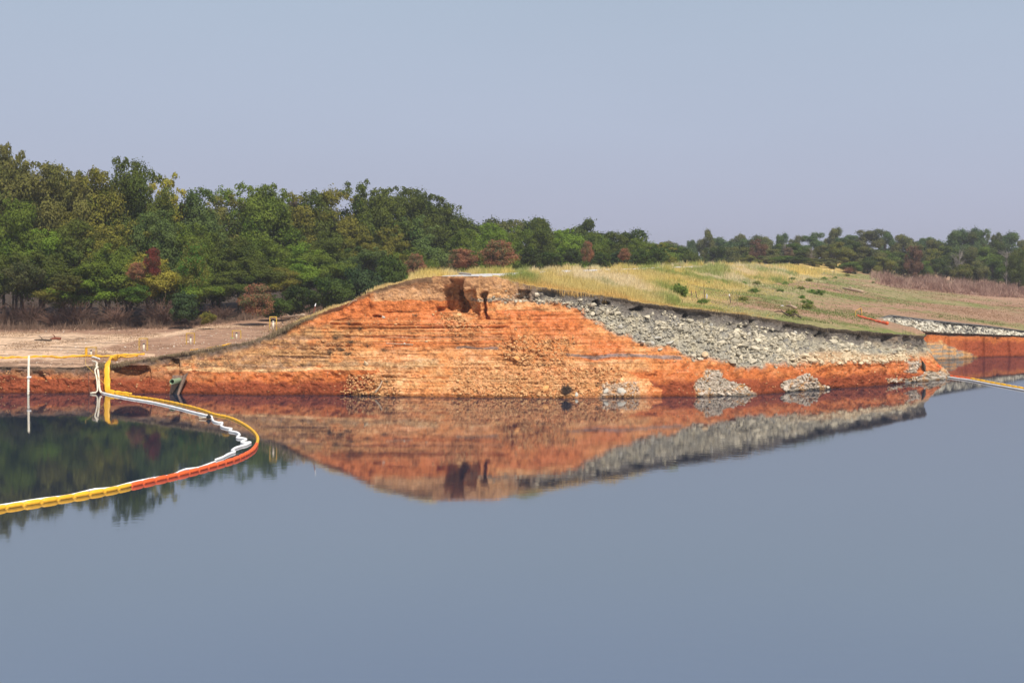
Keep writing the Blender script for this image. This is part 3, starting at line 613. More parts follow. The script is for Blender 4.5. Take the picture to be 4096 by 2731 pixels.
while x < 4500:
    c = ['dark green','green','dusty olive','olive green'][(k*3) % 4]
    tree(x, 350+rt.uniform(-8, 8), 1018+rt.uniform(-18, 14), rt.uniform(38, 52), c, 'small %s tree at the far line foot, %s from the left' % (c, ORD[k]), 'small trees at the foot of the far line', name='small_tree', kind='far'); k += 1
    x += rt.uniform(62, 80)
for px, D, yt, wp, c, lab in [(3030,362,948,38,'rusty brown','rusty brown tree in the far line behind the yellow grass'),(3655,338,972,36,'rusty brown','rust-red cedar standing in brown brush at the end of the slope'),
        (3155,365,985,24,'pale brown','thin brown-leaved tree in the far line behind the grass crest'),(365,190,652,85,'pale brown','pale brown thinning tree on the skyline of the left wood'),(1180,222,768,40,'pale brown','pale brown crown poking between two green skyline trees'),
        (4075,325,985,46,'dark green','very dark green round tree at the right frame edge before the far line')]:
    tree(px, D, yt, wp, c, lab, None)
for px, D, yt, lab in [(3140,366,950,'leafless grey tree in the far line behind the yellow grass'),(3835,352,965,'leafless grey tree left of the far brown brush'),(4025,348,965,'leafless grey tree near the right frame edge'),(3245,368,975,'thin leafless grey tree in the far line right of the brown-leaved tree'),(3330,370,975,'leafless grey tree below the tallest far crown')]:
    z = float(G((px-CX)/F*D, D)); h = (H-(yt-HOR)*D/F)-z; e_ = empty('bare_tree', ((px-CX)/F*D, D, z-.1), 0, lab, 'tree', 'leafless grey trees of the far line')
    lnk(GT_[rt.randrange(2)], 'trunk', e_, sc=(h/14*.9, h/14*.9, h/14*1.1), rz=rt.uniform(0, 6))
# shrubs along the wood edge
def shrub(px, D, ytop, ybase, wpx, colr, label, me=None, name='leafy_shrub', group=None):
    X = (px-CX)/F*D; z = float(G(X, D)) if ybase is None else H-(ybase-HOR)*D/F; zt = H-(ytop-HOR)*D/F; h = zt-z; r = wpx*D/F
    me = me or rt.choice(BU_); sz = h/(5.8 if me is RED_ else 3.2); sx = r/(2.6 if me is RED_ else 1.7)
    o = lnk(me, name, None, tuple(GREENS[colr]), (X, D, z), (sx, sx, sz), rt.uniform(0, 6.28)); return tag(o, label, 'shrub', group)
shrub(612,160,985,1120,34,'red','crimson-leaved shrub in the left wood edge',RED_,'red_shrub')
shrub(550,160.5,1045,1130,40,'rusty brown','rusty-leaved shrub just left of the crimson one',RED_,'rusty_shrub')
shrub(770,161,960,1180,62,'yellow-green','tall shrub with yellowing leaves right of the crimson shrub',RED_,'yellow_shrub')
shrub(1025,164,1128,1282,72,'rusty brown','rust-brown dead cedar bush at the wood edge behind the frames',RED_,'dead_cedar')
shrub(540,158,1130,1215,62,'bright green','bright green round shrub low in the wood edge under the crimson shrub')
shrub(830,157,1240,1303,34,'yellow','small yellow-leaved shrub at the wood foot beside brown brush',None,'yellow_shrub')
shrub(735,158,1160,1290,72,'blue-green','grey-green shrub with dead branches left of the yellow shrub')
shrub(90,160,1030,1180,80,'dusty olive','dusty olive shrub in the wood edge above the white pole')
shrub(260,159,1090,1170,70,'olive green','olive shrub in the wood edge left of the rusty-leaved one')
shrub(1100,172,1170,None,70,'green','green shrub right of the rust-brown cedar')
shrub(1200,176,1120,None,80,'dark green','dark shrub hugging the foot of the wood behind the dam flank')
shrub(1330,186,1080,None,85,'green','green shrub above the grassy left flank of the dam')
shrub(1450,196,1040,None,80,'blue-green','blue-green shrub behind the straw grass edge')
shrub(1560,200,1010,None,75,'green','green shrub left of the rusty thicket behind the crest')
shrub(1660,203,1010,1110,42,'rusty brown','dark rusty shrub left of the gravel top',RED_,'rusty_shrub')
shrub(1850,205,990,1085,62,'rusty brown','orange-brown shrub behind the rusty fence post',RED_,'rusty_shrub')
shrub(1990,207,955,1085,76,'rusty brown','largest orange-brown round bush behind the gravel top',RED_,'rusty_bush')
shrub(2350,240,960,1060,26,'rusty brown','rusty shrub in the green trees behind the crest',RED_,'rusty_shrub')
shrub(2500,240,990,1050,26,'rusty brown','small rusty shrub near the end of the crest wood',RED_,'rusty_shrub')
for i, (px, c, yt) in enumerate([(2120,'dark green',985),(2200,'green',1000),(2290,'dark green',990),(2400,'green',1005),(2480,'blue-green',1000),(2560,'green',990),(2630,'green',975)]):
    shrub(px, 238+4*i, yt, 1062, 48, c, '%s thicket bush behind the tall crest grass, %s from the rusty bush' % (c, ORD[i]), group='thicket bushes behind the crest')
# leafless brown bushes at the foot of the wood
for i, (px, wp, yt) in enumerate([(-60,80,1180),(40,70,1170),(120,75,1190),(215,70,1180),(300,80,1195),(390,70,1200),(470,75,1210),(560,70,1215),(650,95,1190),(720,60,1215),(880,70,1215),(950,55,1225),(1085,60,1210),(1150,70,1225),(1240,60,1215)]):
    yt += 55*(i % 2); D = edge(px)-3.5+rt.uniform(-1, 1.5); X = (px-CX)/F*D; z = float(G(X, D)); h = H-(yt-HOR)*D/F-z; r = wp*D/F
    o = lnk(TW_[i % 3], 'bare_bush', None, (1.0, .95, .95) if i % 3 else (1.5, 1.4, 1.35), (X, D, z), (r/1.6, r/1.6, h/2.7), rt.uniform(0, 6))
    tag(o, 'leafless brown bush at the foot of the left wood, %s from the left' % ORD[i] if i else 'leafless brown bush at the wood foot cut by the left frame edge', 'bush', 'leafless bushes at the foot of the left wood')
# ---- blades: dry brush, grass, hanging roots -------------------------------------------------
def blades(name, P, hgt, wid, lean, col, material, n_per=1, down=False):
    P = np.repeat(P, n_per, 0); hgt = np.repeat(hgt, n_per)*R.uniform(.55, 1.1, len(P)); col = np.repeat(col, n_per, 0)*R.uniform(.75, 1.2, (len(P), 1)); n = len(P)
    wid = np.broadcast_to(wid, (n,))*R.uniform(.7, 1.3, n)
    P = P+R.normal(size=(n, 3))*np.array([.12, .12, 0])
    a = R.uniform(0, math.pi, n); du = np.stack([np.cos(a), np.sin(a)*.5, 0*a], 1)*wid[:, None]*.5
    th = R.uniform(0, 6.283, n); ld = np.stack([np.cos(th), np.sin(th), 0*th], 1)*(lean*hgt*R.uniform(.2, 1, n))[:, None]
    up = np.zeros((n, 3)); up[:, 2] = hgt*(-1 if down else 1)
    m_ = P+up*.55+ld*.35; t_ = P+up+ld
    V = np.stack([P-du, P+du, m_+du*.75, m_-du*.75, t_], 1).reshape(-1, 3); k = np.arange(n)*5
    Fq = np.concatenate([np.stack([k, k+1, k+2, k+3], 1), np.stack([k+3, k+2, k+4, k+4], 1)], 0)
    # second set are triangles: write as two meshes' worth of loops
    me = bpy.data.meshes.new(name); me.vertices.add(len(V)); me.vertices.foreach_set('co', V.astype(np.float32).ravel())
    q_ = Fq[:n]; t3 = Fq[n:, :3]; li = np.concatenate([q_.ravel(), t3.ravel()]).astype(np.int32)
    me.loops.add(len(li)); me.loops.foreach_set('vertex_index', li); me.polygons.add(2*n)
    me.polygons.foreach_set('loop_start', np.concatenate([np.arange(n)*4, 4*n+np.arange(n)*3]).astype(np.int32))
    me.polygons.foreach_set('loop_total', np.concatenate([np.full(n, 4), np.full(n, 3)]).astype(np.int32)); me.update(calc_edges=True)
    at = me.color_attributes.new('tint', 'FLOAT_COLOR', 'POINT'); c4 = np.ones((len(V), 4), np.float32); c4[:, :3] = np.clip(np.repeat(col, 5, 0), .004, 1); at.data.foreach_set('color', c4.ravel())
    me.materials.append(material); o = bpy.data.objects.new(name, me); COL.objects.link(o); return o
R = np.random.RandomState(99)
def scatter(n, px0, px1, D0, D1):
    px = R.uniform(px0, px1, n); D = 1/R.uniform(1/D1, 1/D0, n); X = (px-CX)/F*D; return px, X, D, G(X, D)
# dry undergrowth along the wood foot
n = 16000; px = R.uniform(-500, 1560, n); D = np.interp(px, [-600, 500, 700, 900, 1200, 1500], [163, 165, 168, 176, 196, 210])+R.normal(0, 1, n)*2.2-4.5; X = (px-CX)/F*D
P = np.stack([X, D, G(X, D)], 1); cc = mix(np.array([.11, .07, .05]), np.array([.32, .21, .14]), R.rand(n))
tag(blades('dry_undergrowth', P, np.where(R.rand(n) < .12, 1.1, .40)*(1+.7*vn(px*.03, 0, 0, 4)), .05, .5, cc, M['grass'], 2), 'dry brown undergrowth along the foot of the left wood', 'undergrowth', kind='stuff')
# brown brush at the end of the far slope
n = 16000; px = R.uniform(3480, 4700, n); D = R.uniform(285, 345, n); X = (px-CX)/F*D; kp = R.rand(n) < sst(3480, 3600, px+ (D-300)*1.5); px, D, X = px[kp], D[kp], X[kp]; n = len(px)
P = np.stack([X, D, G(X, D)], 1); cc = mix(np.array([.24, .135, .10]), np.array([.44, .29, .22]), sst(-.5, .6, R.normal(0, .4, n)+vn(px*.03, D*.15, 0, 7)))
tag(blades('brown_brush', P, np.clip(1.0+(D-300)*.03+1.4*vn(px*.02, D*.12, 0, 4)+.9*vn(px*.1, D*.4, 0, 6), .3, 4), .10, .8, cc, M['grass'], 2), 'brown dead brush where the slope meets the far trees', 'brush', kind='stuff')
# grass of the crest and upper slope
n = 190000; px, X, D, Zg = scatter(n, 1640, 3680, 117.2, 330); t = tperp(X, D)
a = fbm(X*.12, D*.06, 0, 4, 301); b_ = fbm(X*.5, D*.25, 0, 3, 302)
rimD = np.interp(px, pxF[:k1, 0], PA[:k1, 0, 1]); ok = (D > rimD+.15)&(t > -6)
road = sst(-3.0, -2.4, t)*(1-sst(2.2, 2.9, t)); tall = sst(2.8, 4.5, t)*(1-sst(13, 19, t+7*a))+(t < -3)*.8
dens = np.where(road > .5, .02, np.where(tall > .3, 1.0, .30*(1-sst(18, 30, t+8*a))))
ok &= R.rand(n) < dens; near = sst(.2, 3.5, D-rimD)
hg = np.where(tall > .3, np.clip(.80+1.1*b_+.5*a, .22, 1.6)*(.35+.65*near), .17+.08*b_); hg = np.where(D > 200, hg*1.15, hg)
straw = np.array([.62, .50, .19]); pale = np.array([.74, .62, .38]); grn = np.array([.24, .31, .075]); gold = np.array([.68, .53, .17])
c = mix(straw, gold, sst(-.2, .3, a)); c = mix(c, pale, sst(.0, .35, fbm(X*.09, D*.05, 5, 3, 303))); c = mix(c, grn, .85*sst(-.08, .28, fbm(X*.16, D*.09, 9, 4, 304)+.12*b_)); c = mix(c, np.array([.60, .36, .12]), .8*(1-near)*(px > 1950))
P = np.stack([X, D, Zg], 1)[ok]
tag(blades('dry_grass', P, hg[ok], .045*D[ok].repeat(2)/130, .55, c[ok], M['grass'], 2), 'tall yellow and green grass covering the dam crest', 'grass', kind='stuff')
# thatch fringe hanging over the rim
def rimfringe(name, px0, px1, n, col0, col1, h, down, label, dz=0., off=.0):
    i = R.randint(0, k1, n); pr = pxF[i, 0]; kp = (pr > px0)&(pr < px1); i = i[kp]; P = PA[i, 0].copy(); nn = nA[i]; kp = R.rand(len(i)) < .25+.9*sst(-.2, .4, fbm(uA[i]*.6, 0, 0, 3, 6)); i = i[kp]; P = P[kp]; nn = nn[kp]
    P[:, :2] += nn*R.uniform(-.35, .12+off, (len(i), 1)); P[:, 2] += dz
    v = fbm(uA[i]*.8, 0, 0, 3, 5)*1.6; cc = mix(np.array(col0), np.array(col1), R.rand(len(i)))
    return tag(blades(name, P, h*(1+.8*v), .035, .5, cc, M['grass'], 2, down), label, 'grass', kind='stuff')
rimfringe('straw_fringe', 1180, 1745, 9000, (.62, .44, .16), (.74, .58, .28), .30, False, 'straw grass fringe on the sloping left edge of the dam')
rimfringe('hanging_straw', 2040, 2420, 6000, (.50, .30, .09), (.62, .42, .16), .42, True, 'golden grass hanging over the rim right of the gravel', 0, .2)
rimfringe('straw_lip', 2400, 3100, 7000, (.50, .31, .10), (.60, .42, .17), .16, False, 'short golden grass lip above the dark grey scarp')
rimfringe('hanging_turf', 380, 1260, 17000, (.15, .115, .06), (.36, .27, .16), .30, True, 'grey dead turf hanging over the left bank', .02, .35)
rimfringe('turf_edge', 380, 1260, 8000, (.22, .17, .09), (.36, .27, .15), .18, False, 'dry short turf along the left bank edge')
rimfringe('hanging_roots', 2380, 3690, 16000, (.07, .055, .04), (.20, .15, .10), .30, True, 'dark roots and sod hanging over the grey scarp', .03, .25)
rimfringe('bank_roots', -700, 380, 6000, (.10, .075, .05), (.20, .14, .09), .22, True, 'dead roots along the low bank edge at the far left', 0, .1)
# dead tufts on the face
for i, (px, py, r_) in enumerate([(1400,1296,.34),(1664,1264,.40),(1440,1320,.32),(1536,1404,.42),(1368,1402,.55),(1317,1412,.5),(1394,1420,.55),(1406,1372,.4),(1340,1355,.4),(2174,1462,.35),(1550,1530,.35),(1470,1385,.4),(1270,1385,.45),(2390,1545,.45)]):
    P_, a_, b2 = cliff_at(px, py); o = lnk(TW_[i % 3], 'dead_tuft', None, (1.2, 1.3, 1.1), tuple(P_-Vector((0, -.1, r_*.3))), (r_*.75, r_*.6, r_*.42), i)
    tag(o, ['small', 'round', 'ragged', 'wide'][i % 4]+' dead grass tuft on the orange face, %s of fourteen' % ORD[i] if i not in (1, 9) else ['', 'round dead grass tuft under the tan scarp beside the hollow', '', '', '', '', '', '', '', 'lone dead tuft in the pale rubble right of centre'][i], 'dead tuft', 'dead grass tufts on the face')
P_, _, _ = cliff_at(2266, 1560)
o = lnk(twig_mesh(77, 420, .8, 1.0, .03, 'root_clump'), 'root_clump', None, (.75, .8, .8), tuple(P_+Vector((0, -.3, -.35))), (.8, .7, .85), 0); tag(o, 'dark root clump standing at the waterline under the pale rubble', 'root clump')
for i, (px, py) in enumerate([(2715,1186),(2978,1140),(3025,1138),(3017,1172),(3140,1138),(3204,1158),(3280,1180),(3208,1194),(3233,1236),(3227,1216),(2840,1142),(2970,1204),(2812,1216),(3340,1114),(3238,1126),(3493,1133),(3297,1118),(3165,1262),(3523,1080),(2880,1146),(3100,1128),(3170,1120),(3245,1172),(3390,1105),(3120,1168),(2660,1140)]):
    p = ground_at(px, py); s_ = rt.uniform(.55, 1.0)*(1.5 if px in (2715, 3280) else 1)
    o = lnk(SH_[i % 3], 'low_bush', None, tuple(v*1.9 for v in GREENS[['green', 'bright green', 'olive green'][i % 3]]), tuple(p), (s_*1.35, s_*1.35, s_*.9*(1.7 if px == 2715 else 1)), i*1.3)
    tag(o, '%s low green bush on the right slope, %s of them' % (['bushy', 'spreading', 'small'][i % 3], ORD[i]) if px != 2715 else 'tallest low green bush beside the leaning wooden stakes on the slope', 'bush', 'low green bushes on the right slope')
p = ground_at(3395, 1094); o = lnk(TW_[1], 'uprooted_bush', None, (1.6, 1.2, 1.0), tuple(p), (1.5, 1.2, .75), 1); tag(o, 'tangle of bare reddish roots at the top of the right slope', 'dead bush')
p = ground_at(3957, 1140); o = lnk(TW_[2], 'uprooted_bush', None, (1.0, .8, .7), tuple(p), (1.4, 1.2, .5), 1); tag(o, 'small dark dead bush on the far slope below the brown brush', 'dead bush')

# ================================================================== stones
def rocks(name, P, size, col, flat=.6, seed=1, mesh_only=False):
    rr = np.random.RandomState(seed); t = (1+5**.5)/2
    iv = np.array([(-1,t,0),(1,t,0),(-1,-t,0),(1,-t,0),(0,-1,t),(0,1,t),(0,-1,-t),(0,1,-t),(t,0,-1),(t,0,1),(-t,0,-1),(-t,0,1)], float)/1.9
    fc = np.array([(0,11,5),(0,5,1),(0,1,7),(0,7,10),(0,10,11),(1,5,9),(5,11,4),(11,10,2),(10,7,6),(7,1,8),(3,9,4),(3,4,2),(3,2,6),(3,6,8),(3,8,9),(4,9,5),(2,4,11),(6,2,10),(8,6,7),(9,8,1)])
    n = len(P); V = np.repeat(iv[None], n, 0)*rr.uniform(.6, 1.25, (n, 12, 1))
    sc = np.stack([rr.uniform(.7, 1.5, n), rr.uniform(.6, 1.1, n), rr.uniform(.35, .95, n)*flat/.6], 1)*size[:, None]*.5; V = V*sc[:, None, :]
    a = rr.normal(0, .45, n); ca, sa = np.cos(a)[:, None], np.sin(a)[:, None]; x, z = V[..., 0]*ca-V[..., 2]*sa, V[..., 0]*sa+V[..., 2]*ca
    b_ = rr.uniform(0, 6.28, n); cb, sb = np.cos(b_)[:, None], np.sin(b_)[:, None]; x, y = x*cb-V[..., 1]*sb, x*sb+V[..., 1]*cb
    V = np.stack([x, y, z], -1)+P[:, None, :]
    Fq = (fc[None]+(np.arange(n)*12)[:, None, None]).reshape(-1, 3)
    return npmesh(name, V.reshape(-1, 3), Fq, M['rock'], np.repeat(col, 12, 0), mesh_only=mesh_only)
R = np.random.RandomState(123)
def pick(mask, n):
    m_ = mask[:1900, :250]; p = (m_/m_.sum()).ravel(); k = R.choice(p.size, n, p=p); i, j = np.divmod(k, 250); return PA[i, j].copy(), i, j
area = np.ones_like(pxA)
mk = grey*sst(28, 84, depth+30*n2+14*n1)*(1-.6*sst(3380, 3560, pxA))*(.12+sst(-.15, .25, n1+.5*n2)*1.0)
P, i, j = pick(mk, 6500); sz = np.clip(np.exp(R.normal(-2.15, .72, len(P))), .05, 1.0); cc = mix(np.array([.27, .24, .18]), np.array([.62, .54, .39]), R.rand(len(P)))
tn = (sst(1390, 1425, qy)*sst(3050, 3250, qx))[i, j][:, None]*.7; cc = cc*(1-tn)+np.array([.66, .50, .30])*tn; P[:, :2] += nA[i]*(sz*.22)[:, None]
tag(rocks('grey_rubble', P, sz, cc, seed=2), 'broken pale grey rock rubble covering the right side of the face', 'rubble', kind='stuff')
P, i, j = pick((rubble*.9+patch*.9)*(LV < 2.98), 5200); sz = np.clip(np.exp(R.normal(-1.95, .45, len(P))), .06, .6); gp = patch[i, j][:, None]
cc = mix(np.array([.44, .20, .08]), np.array([.64, .38, .17]), R.rand(len(P))); cc = cc*(1-gp*.75)+np.array([.50, .47, .40])*gp*.75
P[:, :2] += nA[i]*(sz*.2)[:, None]
tag(rocks('sandy_rubble', P, sz, cc, seed=3), 'sandy orange rock crumbs heaped on the lower face and at the waterline', 'rubble', kind='stuff')
P, i, j = pick(np.ones_like(pxA)*(LV > 1)*(LV < 3.0)*(1-redwall*.8)*(1-grey), 2600); sz = np.clip(np.exp(R.normal(-2.2, .4, len(P))), .05, .4); cc = mix(np.array([.38, .16, .06]), np.array([.62, .38, .18]), R.rand(len(P)))
tag(rocks('clay_crumbs', P, sz, cc, seed=4), 'small clay lumps scattered over the orange face', 'rubble', kind='stuff')
n = 2600; px, X, D, Zg = scatter(n, -300, 1200, 115.3, 163); 
tag(rocks('pebbles', np.stack([X, D, Zg+.02], 1), np.clip(np.exp(R.normal(-2.3, .4, n)), .05, .3), mix(np.array([.42, .30, .20]), np.array([.75, .66, .55]), R.rand(n)**3), seed=5), 'pale pebbles and chips strewn over the left flat', 'pebbles', kind='stuff')
BO = [(2635,1350,.95,'g','pale boulder high in the grey rubble'),(2610,1372,1.0,'g','large leaning pale slab in the left part of the grey rubble'),(2680,1370,.7,'g','pale block below the leaning slab'),(2845,1302,.7,'g','flat slab jutting from the grey face under the rim'),
      (2820,1415,1.2,'t','broad tan boulder low in the grey rubble'),(2570,1368,.6,'g','pale stone at the left tip of the grey rubble'),(2995,1335,.5,'g','grey block below the middle of the grey rim'),(2480,1305,.7,'g','pale block near the top left of the grey rubble'),
      (2425,1562,.8,'w','whitish rock at the waterline left of the red wall'),(2480,1566,.95,'w','broad grey-white rock half in the water'),(2180,1555,.9,'o','orange boulder just above the waterline left of the root clump'),(2060,1375,.5,'o','orange block at the top of the rubble heap'),
      (2066,1432,.65,'o','orange block in the middle of the rubble heap'),(1705,1365,.4,'t','tan block under the ledges'),(1535,1268,.42,'w','white stone beside the round hollow high on the face'),(1618,1374,.3,'w','small white stone on the dark ledge'),
      (2306,1576,.55,'w','flat white stone in the water right of the root clump'),(1465,1455,.8,'t','tan boulder at the left foot of the ledges'),(3180,1330,.55,'g','grey boulder right of the middle of the grey rim'),(2700,1300,.45,'g','pale stone under the grey rim beside the stakes')]
PAL = dict(g=(.46, .43, .36), t=(.56, .41, .24), w=(.50, .46, .38), o=(.72, .36, .13))
for q_, (px, py, s_, c_, lab) in enumerate(BO):
    P_, i_, j_ = cliff_at(px, py); me = rocks('boulder', np.zeros((1, 3)), np.array([s_]), np.array([PAL[c_]]), seed=40+q_, mesh_only=True)
    bm = bmesh.new(); bm.from_mesh(me); bmesh.ops.bevel(bm, geom=bm.edges[:], offset=s_*.05, segments=1, affect='EDGES'); bm.to_mesh(me); bm.free()
    o = lnk(me, 'boulder', None, None, (P_.x, P_.y-s_*.12, P_.z)); tag(o, lab, 'boulder')

# ================================================================== gravel road along the crest
Yr = np.concatenate([np.linspace(117.6, 130, 40), np.linspace(130, 330, 120)[1:]]); nt_ = 15; V = []
for Y in Yr:
    cx_ = np.interp(Y, CR[:, 1], CR[:, 0]); sl_ = (np.interp(Y+6, CR[:, 1], CR[:, 0])-np.interp(Y-6, CR[:, 1], CR[:, 0]))/12; k = math.sqrt(1+sl_*sl_)
    for j in range(nt_):
        t = -2.6+5.0*j/(nt_-1)+.25*float(vn(Y*.7, j > 7, 0, 8))*(j in (0, nt_-1)); X = cx_+t*k; V.append((X, Y, float(G(X, Y))+.075))
V = np.array(V); rd_ = npmesh('gravel_road', V, gridfaces(len(Yr), nt_), M['gravel'], smooth=True); 
# clip to behind the rim
pxv = CX+F*V[:, 0]/V[:, 1]; rD = np.interp(pxv, pxF[:k1, 0], PA[:k1, 0, 1]); co = V.copy(); bad = co[:, 1] < rD+.05; co[bad, 1] = (rD+.05)[bad]; co[bad, 2] = PA[:, 0, 2].max()*0+10.62
rd_.data.vertices.foreach_set('co', co.astype(np.float32).ravel()); rd_.data.update()
tag(rd_, 'pale gravel track along the dam crest broken off at the breach', kind='structure')
# ================================================================== booms, pipes, frames, posts
def onwater(px, py, z=0.05): D = (H-z)*F/(py-HOR); return Vector(((px-CX)/F*D, D, z))
def resample(pts, step):
    pts = [Vector(p) for p in pts]
    # Catmull-Rom densify
    Q = []
    for i in range(len(pts)-1):
        p0, p1, p2, p3 = pts[max(i-1, 0)], pts[i], pts[i+1], pts[min(i+2, len(pts)-1)]
        for k in range(12):
            t = k/12; Q.append(.5*((2*p1)+(p2-p0)*t+(2*p0-5*p1+4*p2-p3)*t*t+(3*p1-p0-3*p2+p3)*t**3))
    Q.append(pts[-1]); s = [0]
    for a_, b2 in zip(Q, Q[1:]): s.append(s[-1]+(b2-a_).length)
    n = max(1, round(s[-1]/step)); A = np.array(Q); u = np.linspace(0, s[-1], n+1)
    return [Vector([float(np.interp(v, s, A[:, c])) for c in range(3)]) for v in u], (np.array(Q), np.array(s))
def boom(name, pts, step, rad, material, label, cat, group, part='float', neck=.55, fin=True, wig=0, flat=.95, maxseg=None):
    N_, (A, s) = resample(pts, step); root = empty(name, tuple(N_[0]), 0, label, cat, group); n = len(N_)-1; tot = s[-1]
    at = lambda v: Vector([float(np.interp(v, s, A[:, c])) for c in range(3)])
    for i in range(n):
        b_ = MB(); L_ = [0, .04, .10, .2, .4, .6, .8, .90, .96, 1]; rr = [neck, neck*1.1, .82, .97, 1.02, 1, .98, .84, neck*1.1, neck]
        jr = rt.uniform(.92, 1.07); P_ = [at(tot*(i+k)/n)+Vector((0, 0, wig*math.sin(i*2.1+k*3)*.3)) for k in L_]
        b_.tube(P_, [r_*rad*jr for r_ in rr], 12, flat=flat)
        if fin:                                   # flat joint web and the skirt just under the float
            a0, a1 = at(tot*(i+.87)/n), at(min(tot, tot*(i+1.13)/n)); up = Vector((0, 0, rad*.8))
            b_.box(a0-up*.9, a1-up*.9, rad*1.1, rad*2.5)
        b_.build(part, material, root, smooth=True)
    return root
YB = [(412,1567),(470,1576),(528,1584),(608,1594),(702,1611),(795,1634),(856,1655),(912,1667),(959,1686),(996,1709),(1020,1730),(1031,1751),(1028,1773)]
OB = [(1028,1773),(1010,1798),(959,1826),(889,1849),(795,1875),(702,1898),(608,1919),(524,1938)]
FB = [(524,1938),(444,1955),(327,1976),(187,1999),(47,2021),(-90,2043),(-330,2080),(-700,2130)]
boom('containment_boom', [onwater(a, b2, .06) for a, b2 in YB], .95, .10, M['yellow'], 'yellow floating boom section bending out from the left bank', 'boom', None)
boom('containment_boom', [onwater(a, b2, .11) for a, b2 in OB], .95, .125, M['orange'], 'orange floating boom section between the two yellow ones', 'boom', None)
boom('containment_boom', [onwater(a, b2, .11) for a, b2 in FB], .93, .125, M['yellow'], 'nearest yellow floating boom section running out of the left frame edge', 'boom', None)
WB = [(405,1568),(440,1577),(480,1585),(528,1594),(608,1607),(702,1628),(767,1645),(832,1661),(846,1666)]
WB = [(a, b2+1) for a, b2 in WB]
boom('absorbent_boom', [onwater(a, b2, .06) for a, b2 in WB], 1.5, .085, M['white'], 'straight white absorbent boom lying inside the yellow boom', 'boom', None, part='sock', neck=.8, fin=False)
WW = [(846,1664),(853,1682),(872,1689),(889,1690),(885,1703),(905,1711),(926,1714),(918,1722),(945,1728),(958,1738),(948,1750),(970,1752),(985,1757),(966,1766),(975,1770),(992,1770),(1003,1768),(985,1778),(962,1784),(940,1792),(928,1802),(940,1806),(915,1815),(889,1829),(862,1838)]
boom('absorbent_boom', [onwater(a, b2, .06) for a, b2 in WW], 1.4, .085, M['white'], 'crumpled zigzag white absorbent boom in the bend', 'boom', None, part='sock', neck=.85, fin=False)
WF = [(862,1838),(795,1858),(740,1872),(683,1888),(600,1906),(514,1926),(440,1941),(374,1952),(280,1968),(178,1985),(47,2006),(-120,2030),(-500,2085)]
boom('absorbent_boom', [onwater(a, b2+(6, 10, 4, 11, 7)[k_ % 5], .05) for k_, (a, b2) in enumerate(WF)], 2.2, .055, M['white'], 'white absorbent boom tucked behind the orange and near yellow booms', 'boom', None, part='sock', neck=.85, fin=False)
b_ = MB(); p = onwater(835, 1673, .05); b_.tube([p+Vector((-.14, 0, .04)), p+Vector((0, 0, .16)), p+Vector((.15, 0, .05))], [.09, .2, .08], 10); e_ = empty('marker_buoy', tuple(p), 0, 'small black float beside the kink of the white boom', 'buoy')
b_.build('float', M['black'], e_, smooth=True); b_ = MB(); b_.tube([p+Vector((-.75, .02, .05)), p+Vector((0, 0, .08))], .03, 5); b_.build('stick', M['cream'], e_)
# drape from the bank down to the water: points given as photo row and distance
def P_(px, py, D): return Vector(world(px, py, D).tolist())
def bank(px, py, off=.25):       # point just in front of the bank face
    k, i, j = cliff_at(px, py); D = min(k.y, 116)-off; return P_(px, py, D)
# flattened yellow boom over the bank
def drape(name, pts, w_, th, material, label, cat, seg=10, wrinkle=.12):
    pts, _ = resample(pts, .25); b_ = MB(); rs = [w_*(1+wrinkle*math.sin(i*1.7)+wrinkle*.6*math.sin(i*.63+1)) for i in range(len(pts))]
    n = len(pts)
    for i, p in enumerate(pts):
        t = (pts[min(i+1, n-1)]-pts[max(i-1, 0)]).normalized(); ref = Vector((0, 1, 0)); a = t.cross(ref).normalized()
        c = a.cross(t).normalized()
        for k in range(seg):
            an = 2*math.pi*k/seg; wv_ = 1+.35*math.sin(k*2.3+i*.8); b_.v.append(tuple(p+a*math.cos(an)*rs[i]+c*math.sin(an)*th*wv_))
    for i in range(n-1):
        for k in range(seg): k2 = (k+1) % seg; b_.f.append((i*seg+k, i*seg+k2, (i+1)*seg+k2, (i+1)*seg+k))
    b_.f.append(tuple(range(seg))[::-1]); b_.f.append(tuple((n-1)*seg+k for k in range(seg)))
    o = b_.build(name, material, smooth=True); return tag(o, label, cat)
drape('draped_boom', [P_(470,1430,117), P_(448,1433,115.9), P_(435,1442,114.7), P_(429,1460,113.75), P_(428,1500,113.3), P_(429,1545,113.0), P_(433,1562,112.6), P_(446,1570,112.2), P_(460,1575,112.0)], .28, .075, M['yellow'], 'wide yellow boom skirt hanging down the red bank into the water', 'boom')
drape('folded_boom_end', [P_(458,1571,111.9), P_(475,1569,111.9), P_(500,1572,111.6), P_(527,1574,111.4)], .13, .09, M['yellow'], 'folded yellow boom end lying at the waterline', 'boom', wrinkle=.3)
def gstrip(px, py, r_=.1): 
    D = 115.6 if px < 400 else 116.2; p = ground_at(px, py); return Vector((p.x, p.y, p.z+r_*.8))
YG = [(-260,1446),(-120,1440),(0,1434),(22,1436),(60,1433),(100,1435),(150,1431),(200,1431),(240,1433),(290,1429),(340,1427),(400,1430),(450,1428),(500,1424),(545,1421),(578,1421)]
drape('ground_boom', [gstrip(a, b2) for a, b2 in YG], .115, .10, M['yellow'], 'long deflated yellow boom lying along the top of the left bank', 'boom', wrinkle=.25)
drape('ground_boom', [gstrip(a, b2) for a, b2 in [(445,1440),(468,1437),(482,1430),(510,1432),(550,1428)]], .09, .10, M['yellow'], 'short second yellow boom strand below the long one', 'boom', wrinkle=.3)
